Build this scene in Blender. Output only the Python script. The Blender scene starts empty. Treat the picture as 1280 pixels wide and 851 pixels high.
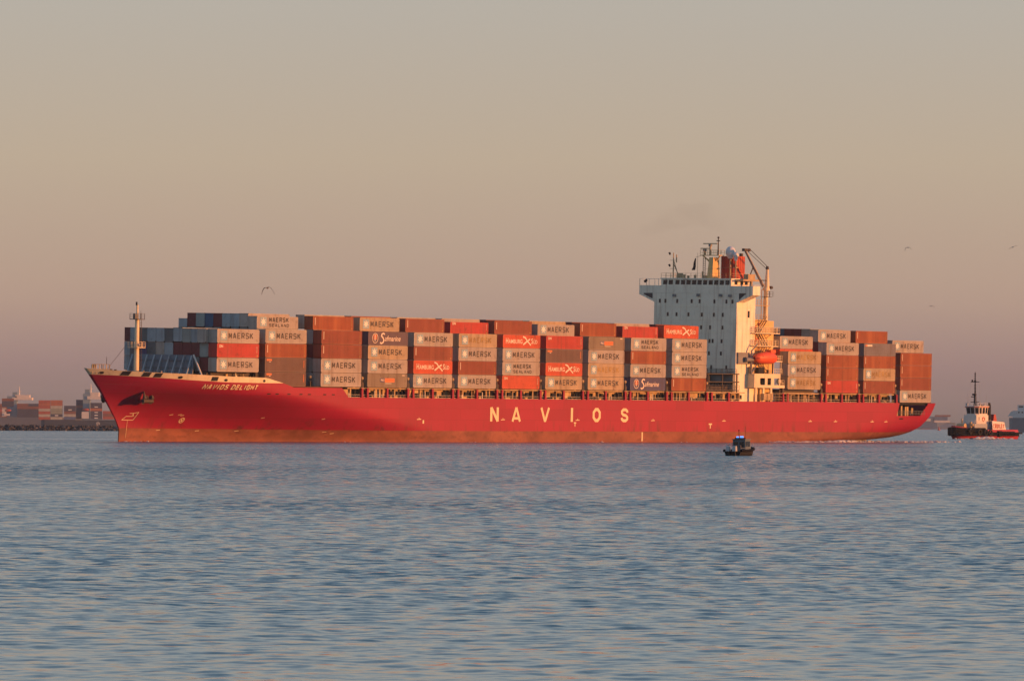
import bpy, math, random
import numpy as np
from mathutils import Matrix, Vector
random.seed(7); RNG = np.random.default_rng(11)
R = math.radians
SC = bpy.context.scene; COL = SC.collection

# ------------------------------------------------------------------ camera
CAM_H = 3.62
cd = bpy.data.cameras.new('camera'); cam = bpy.data.objects.new('camera', cd); COL.objects.link(cam)
cd.sensor_width = 36.0; cd.sensor_fit = 'HORIZONTAL'; cd.lens = 36.0 * 6500 / 1280
cd.shift_y = (531.28 - 425.5) / 1280
cd.clip_start = 1.0; cd.clip_end = 80000
cam.location = (0, 0, CAM_H)
cam.rotation_euler = (Matrix.Rotation(R(90), 3, 'X') @ Matrix.Rotation(0.00431, 3, 'Z')).to_euler()
SC.camera = cam

# ------------------------------------------------------------------ light, sky, exposure
SUN_EL = R(4.0)
SUN_DIR = Vector((math.sin(R(106.5)) * math.cos(SUN_EL), math.cos(R(106.5)) * math.cos(SUN_EL), math.sin(SUN_EL)))  # towards the sun
sl = bpy.data.lights.new('sun', 'SUN'); so = bpy.data.objects.new('sun', sl); COL.objects.link(so)
sl.energy = 5.0; sl.angle = R(0.6); sl.color = (1.0, 0.36, 0.10)
so.rotation_euler = SUN_DIR.to_track_quat('Z', 'Y').to_euler()

def lin(r, g, b):
    f = lambda c: (c / 255 / 12.92) if c / 255 <= 0.04045 else ((c / 255 + 0.055) / 1.055) ** 2.4
    return (f(r), f(g), f(b))

world = bpy.data.worlds.new('World'); SC.world = world; world.use_nodes = True
nt = world.node_tree; nt.nodes.clear()
N = nt.nodes.new; L = nt.links.new
outw = N('ShaderNodeOutputWorld'); bg = N('ShaderNodeBackground'); bg.inputs['Strength'].default_value = 0.1
sky = N('ShaderNodeTexSky'); sky.sky_type = 'NISHITA'; sky.sun_disc = False
sky.sun_elevation = SUN_EL; sky.sun_rotation = R(106.5); sky.air_density = 1.2; sky.dust_density = 2.0; sky.ozone_density = 1.5
tc = N('ShaderNodeTexCoord'); sx = N('ShaderNodeSeparateXYZ'); L(tc.outputs['Generated'], sx.inputs[0])
rmp = N('ShaderNodeValToRGB'); L(sx.outputs['Z'], rmp.inputs[0])   # colour of the dusk sky by height above the horizon
cr = rmp.color_ramp
SKY = [(0.0, (134, 117, 112)), (0.0122, (172, 143, 138)), (0.0248, (197, 168, 151)), (0.051, (204, 185, 164)), (0.080, (197, 189, 179)),
       (0.15, (190, 198, 201)), (0.28, (162, 182, 199)), (0.50, (116, 146, 180)), (1.0, (76, 108, 152))]
while len(cr.elements) < len(SKY): cr.elements.new(0.5)
for e, (p, c) in zip(cr.elements, SKY): e.position = p; e.color = (*lin(*c), 1)
sc_ = N('ShaderNodeVectorMath'); sc_.operation = 'SCALE'; sc_.inputs['Scale'].default_value = 10.0; L(rmp.outputs[0], sc_.inputs[0])
mx = N('ShaderNodeMix'); mx.data_type = 'RGBA'; mx.inputs['Factor'].default_value = 0.8
L(sky.outputs[0], mx.inputs['A']); L(sc_.outputs[0], mx.inputs['B'])
L(mx.outputs['Result'], bg.inputs['Color']); L(bg.outputs[0], outw.inputs['Surface'])
vs = SC.view_settings; SC.display_settings.display_device = 'sRGB'
vs.view_transform = 'Standard'; vs.look = 'None'; vs.exposure = 0.0; vs.gamma = 1.0; vs.use_curve_mapping = False
cy = SC.cycles; cy.use_denoising = True; cy.max_bounces = 6; cy.diffuse_bounces = 3; cy.glossy_bounces = 3; cy.volume_bounces = 1
cy.transparent_max_bounces = 12; cy.caustics_reflective = False; cy.caustics_refractive = False

# ------------------------------------------------------------------ materials
def mat(name, rgb, rough=0.55, var=0.12, rust=0.0, streak=0.0, scale=0.35, metal=0.0, rustrgb=(0.11, 0.035, 0.015), fade=None, fadeamt=0.0, low=None, sscale=(1.3, 1.3, 0.10), plate=0.0, spec=None):
    """paint with weathering: broad tone drift, rust blotches, vertical streaks, faded stripes (all in object space)"""
    m = bpy.data.materials.new(name); m.use_nodes = True
    t = m.node_tree; n = t.nodes; l = t.links; p = n['Principled BSDF']
    p.inputs['Roughness'].default_value = rough; p.inputs['Metallic'].default_value = metal
    if spec is not None: p.inputs['Specular IOR Level'].default_value = spec
    tc = n.new('ShaderNodeTexCoord'); oi = n.new('ShaderNodeObjectInfo')
    off = n.new('ShaderNodeVectorMath'); off.operation = 'SCALE'; l.new(oi.outputs['Location'], off.inputs[0]); off.inputs['Scale'].default_value = 0.37
    add = n.new('ShaderNodeVectorMath'); l.new(tc.outputs['Object'], add.inputs[0]); l.new(off.outputs[0], add.inputs[1])
    def noise(sc, det, mapscale=(1, 1, 1)):
        mp = n.new('ShaderNodeMapping'); mp.inputs['Scale'].default_value = mapscale; l.new(add.outputs[0], mp.inputs[0])
        q = n.new('ShaderNodeTexNoise'); q.inputs['Scale'].default_value = sc; q.inputs['Detail'].default_value = det
        l.new(mp.outputs[0], q.inputs['Vector']); return q.outputs['Fac']
    def rng(x, a, b, c, d):
        q = n.new('ShaderNodeMapRange'); q.inputs[1].default_value = a; q.inputs[2].default_value = b
        q.inputs[3].default_value = c; q.inputs[4].default_value = d; l.new(x, q.inputs[0]); return q.outputs[0]
    def mix(fac, A, B):
        q = n.new('ShaderNodeMix'); q.data_type = 'RGBA'
        if hasattr(fac, 'type') and not isinstance(fac, float): l.new(fac, q.inputs['Factor'])
        else: q.inputs['Factor'].default_value = fac
        for s, v in (('A', A), ('B', B)):
            if isinstance(v, tuple): q.inputs[s].default_value = (*v, 1)
            else: l.new(v, q.inputs[s])
        return q.outputs['Result']
    lo = tuple(c * (1 - var) for c in rgb); hi = tuple(min(1, c * (1 + var)) for c in rgb)
    c = mix(rng(noise(scale, 4), 0.3, 0.7, 0, 1), lo, hi)
    if plate:    # shell plating: rows of plates, each a touch different, with thin weld seams
        sw = n.new('ShaderNodeSeparateXYZ'); l.new(tc.outputs['Object'], sw.inputs[0]); cb = n.new('ShaderNodeCombineXYZ'); l.new(sw.outputs['X'], cb.inputs['X']); l.new(sw.outputs['Z'], cb.inputs['Y'])
        bk = n.new('ShaderNodeTexBrick'); l.new(cb.outputs[0], bk.inputs['Vector']); bk.inputs['Scale'].default_value = 1.0; bk.inputs['Brick Width'].default_value = 9.6; bk.inputs['Row Height'].default_value = 2.35
        bk.inputs['Mortar Size'].default_value = 0.05; bk.inputs['Mortar Smooth'].default_value = 0.6
        bk.inputs['Color1'].default_value = (0, 0, 0, 1); bk.inputs['Color2'].default_value = (1, 1, 1, 1); bk.inputs['Mortar'].default_value = (0, 0, 0, 1)
        c = mix(rng(bk.outputs['Color'], 0, 1, plate, 0), c, tuple(x * .72 for x in rgb)); c = mix(rng(bk.outputs['Fac'], 0, 1, 0, plate), c, tuple(x * .5 for x in rgb))
    if fade: c = mix(rng(noise(1.0, 2, (0.55, 0.55, 0.02)), 0.45, 0.7, 0, fadeamt), c, fade)
    if streak:
        k = rng(noise(1.0, 5, sscale), 0.52, 0.74, 0, streak)
        if low:      # scuffs and rust runs sit where fenders and the waterline reach
            sp = n.new('ShaderNodeSeparateXYZ'); l.new(tc.outputs['Object'], sp.inputs[0]); mu = n.new('ShaderNodeMath'); mu.operation = 'MULTIPLY'
            l.new(k, mu.inputs[0]); l.new(rng(sp.outputs['Z'], low[0], low[1], 1.0, 0.12), mu.inputs[1]); k = mu.outputs[0]
        c = mix(k, c, rustrgb)
    if rust: c = mix(rng(noise(0.9, 6), 0.60, 0.78, 0, rust), c, rustrgb)
    l.new(c, p.inputs['Base Color'])
    return m
def flat(name, rgb, rough=0.5, metal=0.0, emit=None, es=0.0):
    m = bpy.data.materials.new(name); m.use_nodes = True; p = m.node_tree.nodes['Principled BSDF']
    p.inputs['Base Color'].default_value = (*rgb, 1); p.inputs['Roughness'].default_value = rough; p.inputs['Metallic'].default_value = metal
    if emit: p.inputs['Emission Color'].default_value = (*emit, 1); p.inputs['Emission Strength'].default_value = es
    return m
CB = dict(rough=0.6, var=0.12, rust=0.55, streak=0.40)
MT = {
 'hull_red': mat('hull_red', (0.36, 0.004, 0.041), 0.65, 0.08, 0.12, 0.9, 0.08, rustrgb=(0.11, 0.022, 0.02), low=(2.4, 5.2), sscale=(0.75, 0.75, 0.16), plate=0.5),
 'boot': mat('boot_topping', (0.255, 0.080, 0.048), 0.75, 0.3, 0.6, 0.7, 0.25, rustrgb=(0.13, 0.035, 0.02), sscale=(0.5, 0.5, 0.9)),
 'cream': mat('cream_bulwark', (0.80, 0.67, 0.44), 0.55, 0.08, 0.15, 0.25),
 'deck': mat('deck_paint', (0.16, 0.07, 0.05), 0.8, 0.2, 0.3),
 'dark': mat('dark_steel', (0.026, 0.028, 0.034), 0.75, 0.25, 0.2, spec=0.25),
 'dark_brown': mat('dark_steel_brown', (0.07, 0.055, 0.05), 0.7, 0.3, 0.4),
 'coam': mat('coaming_buff', (0.50, 0.36, 0.20), 0.65, 0.2, 0.5, 0.5),
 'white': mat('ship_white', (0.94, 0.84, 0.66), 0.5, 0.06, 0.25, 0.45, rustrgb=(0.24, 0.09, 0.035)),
 'white2': mat('ship_white_clean', (0.68, 0.65, 0.58), 0.5, 0.05, 0.06),
 'yel': mat('mast_buff', (0.74, 0.50, 0.20), 0.5, 0.10, 0.2, 0.2),
 'funnel': mat('funnel_red', (0.50, 0.055, 0.03), 0.5, 0.10, 0.05, 0.2),
 'blue': mat('breaker_blue', (0.13, 0.17, 0.21), 0.6, 0.12, 0.15, 0.2),
 'glass': flat('window_glass', (0.015, 0.018, 0.022), 0.12),
 'grey': mat('machinery_grey', (0.22, 0.22, 0.22), 0.6, 0.2, 0.15),
 'orange': mat('lifeboat_orange', (0.72, 0.10, 0.03), 0.45, 0.06),
 'radome': mat('radome_white', (0.72, 0.72, 0.72), 0.4, 0.03),
 'letter': mat('hull_lettering', (0.80, 0.66, 0.40), 0.55, 0.06, 0.10),
 'tyre': mat('worn_tyre', (0.030, 0.028, 0.028), 0.85, 0.3, spec=0.2),
 'black': mat('rubber_black', (0.008, 0.008, 0.010), 0.8, 0.3, spec=0.15),
 'tugred': mat('tug_red', (0.42, 0.03, 0.04), 0.5, 0.1, 0.2),
 'tugwhite': mat('tug_white', (0.72, 0.66, 0.60), 0.5, 0.05, 0.05, 0.1),
 'tuggrey': mat('tug_grey', (0.30, 0.33, 0.38), 0.5, 0.08),
 'navyink': mat('dark_lettering', (0.055, 0.045, 0.045), 0.6, 0.3),
 'yelink': mat('faded_yellow_lettering', (0.36, 0.22, 0.06), 0.6, 0.4, 0.8, 0.6, rustrgb=(0.06, 0.045, 0.04)),
 'creamink': mat('cream_lettering', (0.82, 0.68, 0.55), 0.6, 0.1),
 'emblem': mat('emblem_blue', (0.27, 0.40, 0.46), 0.6, 0.12),
 'star': mat('emblem_star', (0.84, 0.78, 0.68), 0.6, 0.06),
 'olabel': mat('orange_label', (0.78, 0.20, 0.06), 0.6, 0.08),
 'blabel': mat('blue_label', (0.08, 0.08, 0.16), 0.6, 0.08),
 'redink': mat('red_lettering', (0.5, 0.09, 0.05), 0.6, 0.1),
 'casting_gap': mat('casting_and_gap_shade', (0.05, 0.04, 0.035), 0.7, 0.2),
 # containers
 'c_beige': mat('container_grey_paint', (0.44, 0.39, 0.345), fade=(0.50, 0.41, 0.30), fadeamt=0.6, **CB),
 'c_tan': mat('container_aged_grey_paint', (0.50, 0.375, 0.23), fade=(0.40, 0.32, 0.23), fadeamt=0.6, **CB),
 'c_brown': mat('container_brown_paint', (0.31, 0.075, 0.028), fade=(0.45, 0.14, 0.05), fadeamt=0.8, **CB),
 'c_rust': mat('container_oxide_paint', (0.27, 0.062, 0.033), fade=(0.34, 0.10, 0.05), fadeamt=0.6, **CB),
 'c_red': mat('container_red_paint', (0.48, 0.045, 0.035), fade=(0.50, 0.08, 0.06), fadeamt=0.6, **CB),
 'c_orange': mat('container_orange_red_paint', (0.60, 0.095, 0.04), **CB),
 'c_umber': mat('container_umber_paint', (0.16, 0.095, 0.08), fade=(0.22, 0.13, 0.10), fadeamt=0.6, **CB),
 'c_navy': mat('container_navy_paint', (0.085, 0.085, 0.18), **CB),
 'c_plum': mat('container_faded_navy_paint', (0.14, 0.10, 0.125), **CB),
 'c_taupe': mat('container_taupe_paint', (0.27, 0.215, 0.155), **CB),
 'c_slate': mat('container_slate_paint', (0.20, 0.19, 0.21), **CB),
 'c_maroon': mat('container_maroon_paint', (0.17, 0.035, 0.04), **CB),
 'c_blue': mat('container_blue_paint', (0.05, 0.12, 0.22), **CB),
 'c_steel': mat('container_blue_grey_paint', (0.36, 0.42, 0.45), **CB),
 'c_green': mat('container_grey_green_paint', (0.32, 0.35, 0.33), **CB),
 'c_coal': mat('container_dark_grey_paint', (0.15, 0.16, 0.165), **CB),
}

# ------------------------------------------------------------------ mesh builder
class MB:
    def __init__(s): s.v = []; s.f = []; s.m = []; s.sm = []
    def add(s, vs, fs, m=0, smooth=False):
        o = len(s.v); s.v += [tuple(map(float, v)) for v in vs]
        for f in fs: s.f.append(tuple(i + o for i in f)); s.m.append(m); s.sm.append(smooth)
        return s
    def box(s, a, b, m=0, M=None):
        (x0, y0, z0), (x1, y1, z1) = a, b
        vs = [(x0,y0,z0),(x1,y0,z0),(x1,y1,z0),(x0,y1,z0),(x0,y0,z1),(x1,y0,z1),(x1,y1,z1),(x0,y1,z1)]
        if M: vs = [M @ Vector(v) for v in vs]
        return s.add(vs, [(0,3,2,1),(4,5,6,7),(0,1,5,4),(1,2,6,5),(2,3,7,6),(3,0,4,7)], m)
    def prism(s, poly, lo, hi, axis=2, m=0):
        """closed 2D outline swept along an axis"""
        def P(a, b, c): return ((c,a,b),(a,c,b),(a,b,c))[axis]
        n = len(poly); vs = [P(a, b, lo) for a, b in poly] + [P(a, b, hi) for a, b in poly]
        fs = [tuple(range(n))[::-1], tuple(range(n, 2*n))] + [(i, (i+1) % n, (i+1) % n + n, i + n) for i in range(n)]
        return s.add(vs, fs, m)
    def tube(s, p, q, r0, r1=None, n=6, m=0, smooth=True, caps=True):
        p = Vector(p); q = Vector(q); r1 = r0 if r1 is None else r1; d = (q - p).normalized()
        a = d.orthogonal().normalized(); b = d.cross(a); vs = []
        for c, r in ((p, r0), (q, r1)):
            for k in range(n):
                t = 2 * math.pi * k / n; vs.append(c + (a * math.cos(t) + b * math.sin(t)) * r)
        s.add(vs, [(k, (k+1) % n, (k+1) % n + n, k + n) for k in range(n)], m, smooth and n > 5)
        if caps: s.add(vs, [tuple(range(n))[::-1], tuple(range(n, 2*n))], m)
        return s
    def path(s, pts, r, n=5, m=0):
        for a, b in zip(pts, pts[1:]): s.tube(a, b, r, r, n, m)
        return s
    def ball(s, c, r, m=0, nu=16, nv=10, v0=0.0, v1=1.0):
        r = r if isinstance(r, tuple) else (r, r, r); vs = []
        for j in range(nv + 1):
            th = math.pi * (v0 + (v1 - v0) * j / nv)
            for k in range(nu):
                ph = 2 * math.pi * k / nu
                vs.append((c[0] + r[0]*math.sin(th)*math.cos(ph), c[1] + r[1]*math.sin(th)*math.sin(ph), c[2] + r[2]*math.cos(th)))
        return s.add(vs, [(j*nu+k, (j+1)*nu+k, (j+1)*nu+(k+1) % nu, j*nu+(k+1) % nu) for j in range(nv) for k in range(nu)], m, True)
    def torus(s, c, axis, R_, r, m=0, n=14, k=6):
        d = Vector(axis).normalized(); a = d.orthogonal().normalized(); b = d.cross(a); c = Vector(c); vs = []
        for i in range(n):
            t = 2*math.pi*i/n; e = a*math.cos(t) + b*math.sin(t)
            for j in range(k):
                u = 2*math.pi*j/k; vs.append(c + e*(R_ + r*math.cos(u)) + d*(r*math.sin(u)))
        return s.add(vs, [(i*k+j, ((i+1) % n)*k+j, ((i+1) % n)*k+(j+1) % k, i*k+(j+1) % k) for i in range(n) for j in range(k)], m, True)
    def rail(s, pts, h=1.1, r=0.045, step=1.5, m=0, bars=3, loop=False):
        pts = [Vector(p) for p in pts] + ([Vector(pts[0])] if loop else [])
        for a, b in zip(pts, pts[1:]):
            n = max(1, int(round((b - a).length / step)))
            for i in range(n + 1):
                q = a.lerp(b, i / n); s.tube(q, q + Vector((0, 0, h)), r, r, 4, m)
            for k in range(1, bars + 1): s.tube(a + Vector((0, 0, h*k/bars)), b + Vector((0, 0, h*k/bars)), r*0.8, None, 4, m)
        return s
    def mesh(s, name, mats):
        me = bpy.data.meshes.new(name); me.from_pydata(s.v, [], s.f)
        for q in mats: me.materials.append(q)
        if s.f:
            me.polygons.foreach_set('material_index', s.m); me.polygons.foreach_set('use_smooth', s.sm)
        me.update(); return me
    def build(s, name, mats, parent=None, loc=None):
        mats = mats if isinstance(mats, (list, tuple)) else [mats]
        return link(name, s.mesh(name, [MT[q] if isinstance(q, str) else q for q in mats]), parent, loc)
def link(name, data, parent=None, loc=None):
    o = bpy.data.objects.new(name, data); COL.objects.link(o)
    if parent: o.parent = parent
    if loc: o.location = loc
    return o
def tag(o, label=None, cat=None, group=None, kind=None):
    for k, v in (('label', label), ('category', cat), ('group', group), ('kind', kind)):
        if v: o[k] = v
    return o
def thing(name, M, label, cat, group=None):
    o = link(name, None); o.matrix_world = M; o.empty_display_size = 0.5
    return tag(o, label, cat, group)

def text_geo(txt, bold=0.0, shear=0.0):
    """glyph outlines of the built-in font as flat polygons: (verts 2D array, faces), unit box normalised"""
    cu = bpy.data.curves.new('t', 'FONT'); cu.body = txt; cu.offset = bold; cu.shear = shear; cu.resolution_u = 3
    o = bpy.data.objects.new('t', cu); COL.objects.link(o)
    dg = bpy.context.evaluated_depsgraph_get(); me = bpy.data.meshes.new_from_object(o.evaluated_get(dg))
    v = np.array([q.co[:2] for q in me.vertices]); f = [tuple(p.vertices) for p in me.polygons]
    bpy.data.objects.remove(o); bpy.data.curves.remove(cu); bpy.data.meshes.remove(me)
    v -= v.min(0); v /= v.max(0); return v, f
GL = {'M': [[(0,0),(0,1)], [(1,0),(1,1)], [(.06,.95),(.5,.25)], [(.5,.25),(.94,.95)]], 'A': [[(0,0),(.42,1),(.58,1),(1,0)], [(.2,.28),(.8,.28)]], 'E': [[(1,1),(0,1),(0,0),(1,0)], [(0,.52),(.85,.52)]],
 'R': [[(0,0),(0,1),(.85,1),(1,.86),(1,.64),(.85,.5),(0,.5)], [(.5,.5),(1,0)]], 'S': [[(1,.85),(.85,1),(.15,1),(0,.85),(0,.66),(.15,.53),(.85,.47),(1,.34),(1,.15),(.85,0),(.15,0),(0,.15)]],
 'K': [[(0,0),(0,1)], [(1,1),(.08,.45)], [(.35,.62),(1,0)]], 'L': [[(0,1),(0,0),(1,0)]], 'N': [[(0,0),(0,1),(1,0),(1,1)]], 'D': [[(0,0),(0,1),(.7,1),(1,.75),(1,.25),(.7,0),(0,0)]],
 'V': [[(0,1),(.5,0),(1,1)]], 'I': [[(.5,0),(.5,1)]], 'O': [[(.15,0),(.85,0),(1,.15),(1,.85),(.85,1),(.15,1),(0,.85),(0,.15),(.15,0)]], 'G': [[(1,.82),(.85,1),(.15,1),(0,.85),(0,.15),(.15,0),(1,0),(1,.48),(.55,.48)]],
 'H': [[(0,0),(0,1)], [(1,0),(1,1)], [(0,.52),(1,.52)]], 'T': [[(.5,0),(.5,1)], [(0,1),(1,1)]], 'C': [[(1,.85),(.85,1),(.15,1),(0,.85),(0,.15),(.15,0),(.85,0),(1,.15)]], 'W': [[(0,1),(.25,0),(.5,.8),(.75,0),(1,1)]], 'Y': [[(0,1),(.5,.5),(1,1)], [(.5,.5),(.5,0)]], ' ': []}
def block_text(mb, txt, x0, x1, z0, z1, fn, w, m=0, gap=0.32, shear=0.0):
    """square block lettering made of strokes"""
    ad = [0.45 if c in 'I ' else 1.0 for c in txt]; u = (x1 - x0) / (sum(ad) + gap * (len(txt) - 1)); x = x0
    for c, a in zip(txt, ad):
        strokes(mb, [[(x + w/2 + px * (u*a - w) + shear * pz * (z1 - z0), z0 + w/2 + pz * (z1 - z0 - w)) for px, pz in pl] for pl in GL[c]], w, fn, m); x += u * (a + gap)
TXT = {}
def put_text(mb, txt, x0, x1, z0, z1, fn, m=0, bold=0.012, shear=0.0):
    """lay lettering on a surface; fn maps (along, up) to a 3D point"""
    k = (txt, bold, shear)
    if k not in TXT: TXT[k] = text_geo(*k)
    v, f = TXT[k]
    mb.add([fn(x0 + (x1 - x0) * a, z0 + (z1 - z0) * b) for a, b in v], f, m)
def strokes(mb, lines, w, fn0, m=0):
    """flat strokes of width w along 2D polylines"""
    for j, pl in enumerate(lines):
        fn = (lambda f0, d: (lambda a, z: (lambda p: (p[0], p[1] - d, p[2]))(f0(a, z))))(fn0, 0.003 * j)
        pl = [Vector(p) for p in pl]; n = len(pl); closed = (pl[0] - pl[-1]).length < 1e-6
        L_, R_ = [], []
        for i, p in enumerate(pl):
            a = pl[i-1] if i else (pl[-2] if closed else None); b = pl[i+1] if i < n-1 else (pl[1] if closed else None)
            d1 = (p - a).normalized() if a is not None else (b - p).normalized(); d2 = (b - p).normalized() if b is not None else d1
            t = (d1 + d2).normalized(); nn = Vector((-t.y, t.x)); k = w / 2 / max(0.45, nn.dot(Vector((-d1.y, d1.x))))
            L_.append(p + nn * k); R_.append(p - nn * k)
        mb.add([fn(*p) for p in L_] + [fn(*p) for p in R_], [(i, i+1, i+1+n, i+n) for i in range(n-1)], m)

# ------------------------------------------------------------------ water
def waves(x, y, cut):
    """wind chop: sum of short-crested wave trains, each left out where the sheet is too coarse for it (cut = shortest wavelength);
    also returns the rms slope of what was left out, which the material makes up for with fine ripple"""
    h = np.zeros_like(x); rg = np.random.default_rng(5); g = np.zeros_like(x); lost = np.zeros_like(x)
    for k in range(10):       # cat's paws: broad drifting patches where the ripple is stronger or weaker
        lam = rg.uniform(45, 260); th = rg.normal(R(90), 0.7); g += np.sin((x*math.cos(th)*0.5 + y*math.sin(th)) * 2*math.pi/lam + rg.uniform(0, 6.28))
    q = np.clip((y - 140) / 420, 0, 1); far = 1 + 0.50 * q * q * (3 - 2 * q)      # sheltered water inshore, more breeze out in the fairway
    gust = sum(a * np.exp(-((x - cx) / rx) ** 4 - ((y - cy) / ry) ** 2 * (1 + 0.25 * np.sin(x * 0.9 + cy))) for a, cx, rx, cy, ry in
               ((.55, -4, 12, 238, 20), (.40, -36, 18, 415, 42), (.40, 36, 20, 470, 75), (.25, 14, 9, 330, 16)))      # three or four darker gusts
    g = np.clip(1.0 + 0.10 * g * (1 - 0.4 * q) + gust, 0.62, 1.8) * far
    for k in range(66):
        lam = 0.30 * (2.1 / 0.30) ** ((k + rg.uniform(0, 1)) / 66)
        th = rg.normal(R(255), 1.9); ph = rg.uniform(0, 6.28); w = 2*math.pi/lam
        sl = SLOPE * (1.0 if lam < 0.8 else (0.8/lam) ** 1.0)
        at = np.clip((lam / cut - 1.0) * 1.5, 0, 1)
        h += sl / w * at * g * np.sin((x*math.cos(th) + y*math.sin(th)) * w + ph)
        lost += (1 - at**2) * sl**2 / 2
    return h, np.sqrt(lost) * g
SLOPE = 0.0172
def make_water():
    ys = [-400.0, -60.0, 0.0, 20.0, 40.0, 50.0]
    y = 58.0
    while y < 3600: ys.append(y); y += min(max(0.10, 0.0016 * y), 0.5 if y < 1000 else (0.9 if y < 2000 else 2.2))
    while y < 60000: ys.append(y); y *= 1.12
    ys = np.array(ys); u = np.linspace(-1, 1, 640)
    u = np.concatenate([[-60, -20, -8, -4, -2.4, -1.7, -1.3, -1.12], u, [1.12, 1.3, 1.7, 2.4, 4, 8, 20, 60]])
    wd = 14 + 0.155 * np.abs(ys)
    X = u[None, :] * wd[:, None]; Y = np.repeat(ys[:, None], len(u), 1)
    dy = np.gradient(ys)[:, None] + 0 * X; dx = np.abs(np.gradient(X, axis=1))
    Z, LOST = waves(X, Y, 2.4 * np.maximum(dx, dy))
    ny, nx = X.shape
    co = np.stack([X, Y, Z], -1).reshape(-1, 3).astype(np.float32)
    i = np.arange(ny - 1)[:, None] * nx + np.arange(nx - 1)[None, :]
    fc = np.stack([i, i + 1, i + 1 + nx, i + nx], -1).reshape(-1, 4)
    me = bpy.data.meshes.new('water'); me.vertices.add(len(co)); me.vertices.foreach_set('co', co.ravel())
    me.loops.add(fc.size); me.loops.foreach_set('vertex_index', fc.ravel().astype(np.int32))
    me.polygons.add(len(fc)); me.polygons.foreach_set('loop_start', (np.arange(len(fc)) * 4).astype(np.int32))
    me.update(calc_edges=True); me.polygons.foreach_set('use_smooth', np.ones(len(fc), bool))
    at_ = me.attributes.new('ripple', 'FLOAT', 'POINT'); at_.data.foreach_set('value', LOST.astype(np.float32).ravel())
    m = bpy.data.materials.new('sea_water'); m.use_nodes = True; t = m.node_tree; n = t.nodes; l = t.links; p = n['Principled BSDF']
    p.inputs['Base Color'].default_value = (0.026, 0.118, 0.160, 1); p.inputs['Roughness'].default_value = 0.07; p.inputs['IOR'].default_value = 1.333
    # ripple finer than the sheet: tilt the normal by noise fixed to the water, as strong as the slopes the sheet could not hold
    g = n.new('ShaderNodeNewGeometry'); av = n.new('ShaderNodeAttribute'); av.attribute_name = 'ripple'
    mp = n.new('ShaderNodeMapping'); mp.inputs['Scale'].default_value = (0.7, 1.3, 1); l.new(g.outputs['Position'], mp.inputs[0])
    q = n.new('ShaderNodeTexNoise'); q.inputs['Scale'].default_value = 1.6; q.inputs['Detail'].default_value = 4; q.inputs['Roughness'].default_value = 0.65; l.new(mp.outputs[0], q.inputs['Vector'])
    def vm(op, a, b=None):
        k = n.new('ShaderNodeVectorMath'); k.operation = op; l.new(a, k.inputs[0])
        if isinstance(b, tuple): k.inputs[1].default_value = b
        elif b is not None: l.new(b, k.inputs[1])
        return k
    # wave faces turned to the shore are the steeper ones
    c0 = vm('SUBTRACT', q.outputs['Color'], (0.5, 0.58, 0.5)); c1 = vm('MULTIPLY', c0.outputs[0], (1, 1, 0))
    am = n.new('ShaderNodeMath'); am.operation = 'MULTIPLY_ADD'; l.new(av.outputs['Fac'], am.inputs[0]); am.inputs[1].default_value = 12.0; am.inputs[2].default_value = 0.05
    c2 = n.new('ShaderNodeVectorMath'); c2.operation = 'SCALE'; l.new(c1.outputs[0], c2.inputs[0]); l.new(am.outputs[0], c2.inputs['Scale'])
    c3 = vm('ADD', g.outputs['Normal'], c2.outputs[0]); c4 = vm('NORMALIZE', c3.outputs[0]); l.new(c4.outputs[0], p.inputs['Normal'])
    me.materials.append(m)
    tag(link('water', me), 'rippled blue harbour water under a dusk sky', 'water', kind='structure')
make_water()

# ------------------------------------------------------------------ the big ship: frame of reference (x aft, y to starboard, z up; port side at y = 0)
SHIP = Matrix.Translation((-39.47, 1066.7, 0)) @ Matrix.Rotation(0.854, 4, 'Z') @ Matrix.Rotation(0.0215, 4, 'X')
CY, HB = 16.25, 16.35
ZS = [-2, 0.2, 2.2, 4.1, 6.6, 9.25, 12.6, 14.35, 15.5]; SS = [-42, -41.9, -41.85, -42.9, -44.85, -46.95, -50.05, -51.8, -52.9]
def half(s, z):
    v = min(max(z / 14, 0), 1); L_ = 86 - 45 * min(1, v / .68) ** 1.2
    u = min(max((s - np.interp(z, ZS, SS)) / L_, 0), 1)
    hol = .56*(3*u**2 - 2*u**3) + .44*(1 - (1-u)**1.8); ful = 1 - (1-u)**2.7; k = min(max((v - .06) / .72, 0), 1) ** 1.5
    g = (1-k)*hol + k*ful
    se = np.interp(z, [-2, 0, .6, 1, 1.5, 2, 3.5, 5.9, 8.2, 9.3, 12], [186, 195, 202, 205, 207, 208.5, 210.8, 213, 214.2, 214.5, 215])
    La = np.interp(z, [-2, 0, 2, 4, 6, 9.3], [50, 45, 38, 32, 27, 22]); tb = np.interp(z, [-2, 0, 1, 2, 3.5, 5.9, 9.3], [.05, .3, .52, .68, .8, .88, .92])
    w = min(max((se - s) / La, 0), 1); g2 = tb + (1-tb)*(1 - (1-w)**2.6)
    rc = min(max((se - s) / 1.6, 0), 1); g2 *= .9 + .1*math.sqrt(max(0, 1 - (1-rc)**2))
    return HB * min(g, g2)
def send(z): return float(np.interp(z, [-2, 0, .6, 1, 1.5, 2, 3.5, 5.9, 8.2, 9.3, 12], [186, 195, 202, 205, 207, 208.5, 210.8, 213, 214.2, 214.5, 215]))
def sstem(z): return float(np.interp(z, ZS, SS))
def on_hull(off=0.05):
    return lambda s, z: (s, CY - half(s, z) - off, z)
def ztop(s): return float(np.interp(s, [-53, -47.5, -42, -36, -27, -16, -11.2, -8.1, 6.4, 8.4, 300], [14.4, 13.95, 13.72, 13.54, 13.2, 13.0, 11.97, 11.12, 11.12, 9.2, 9.2]))
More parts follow.
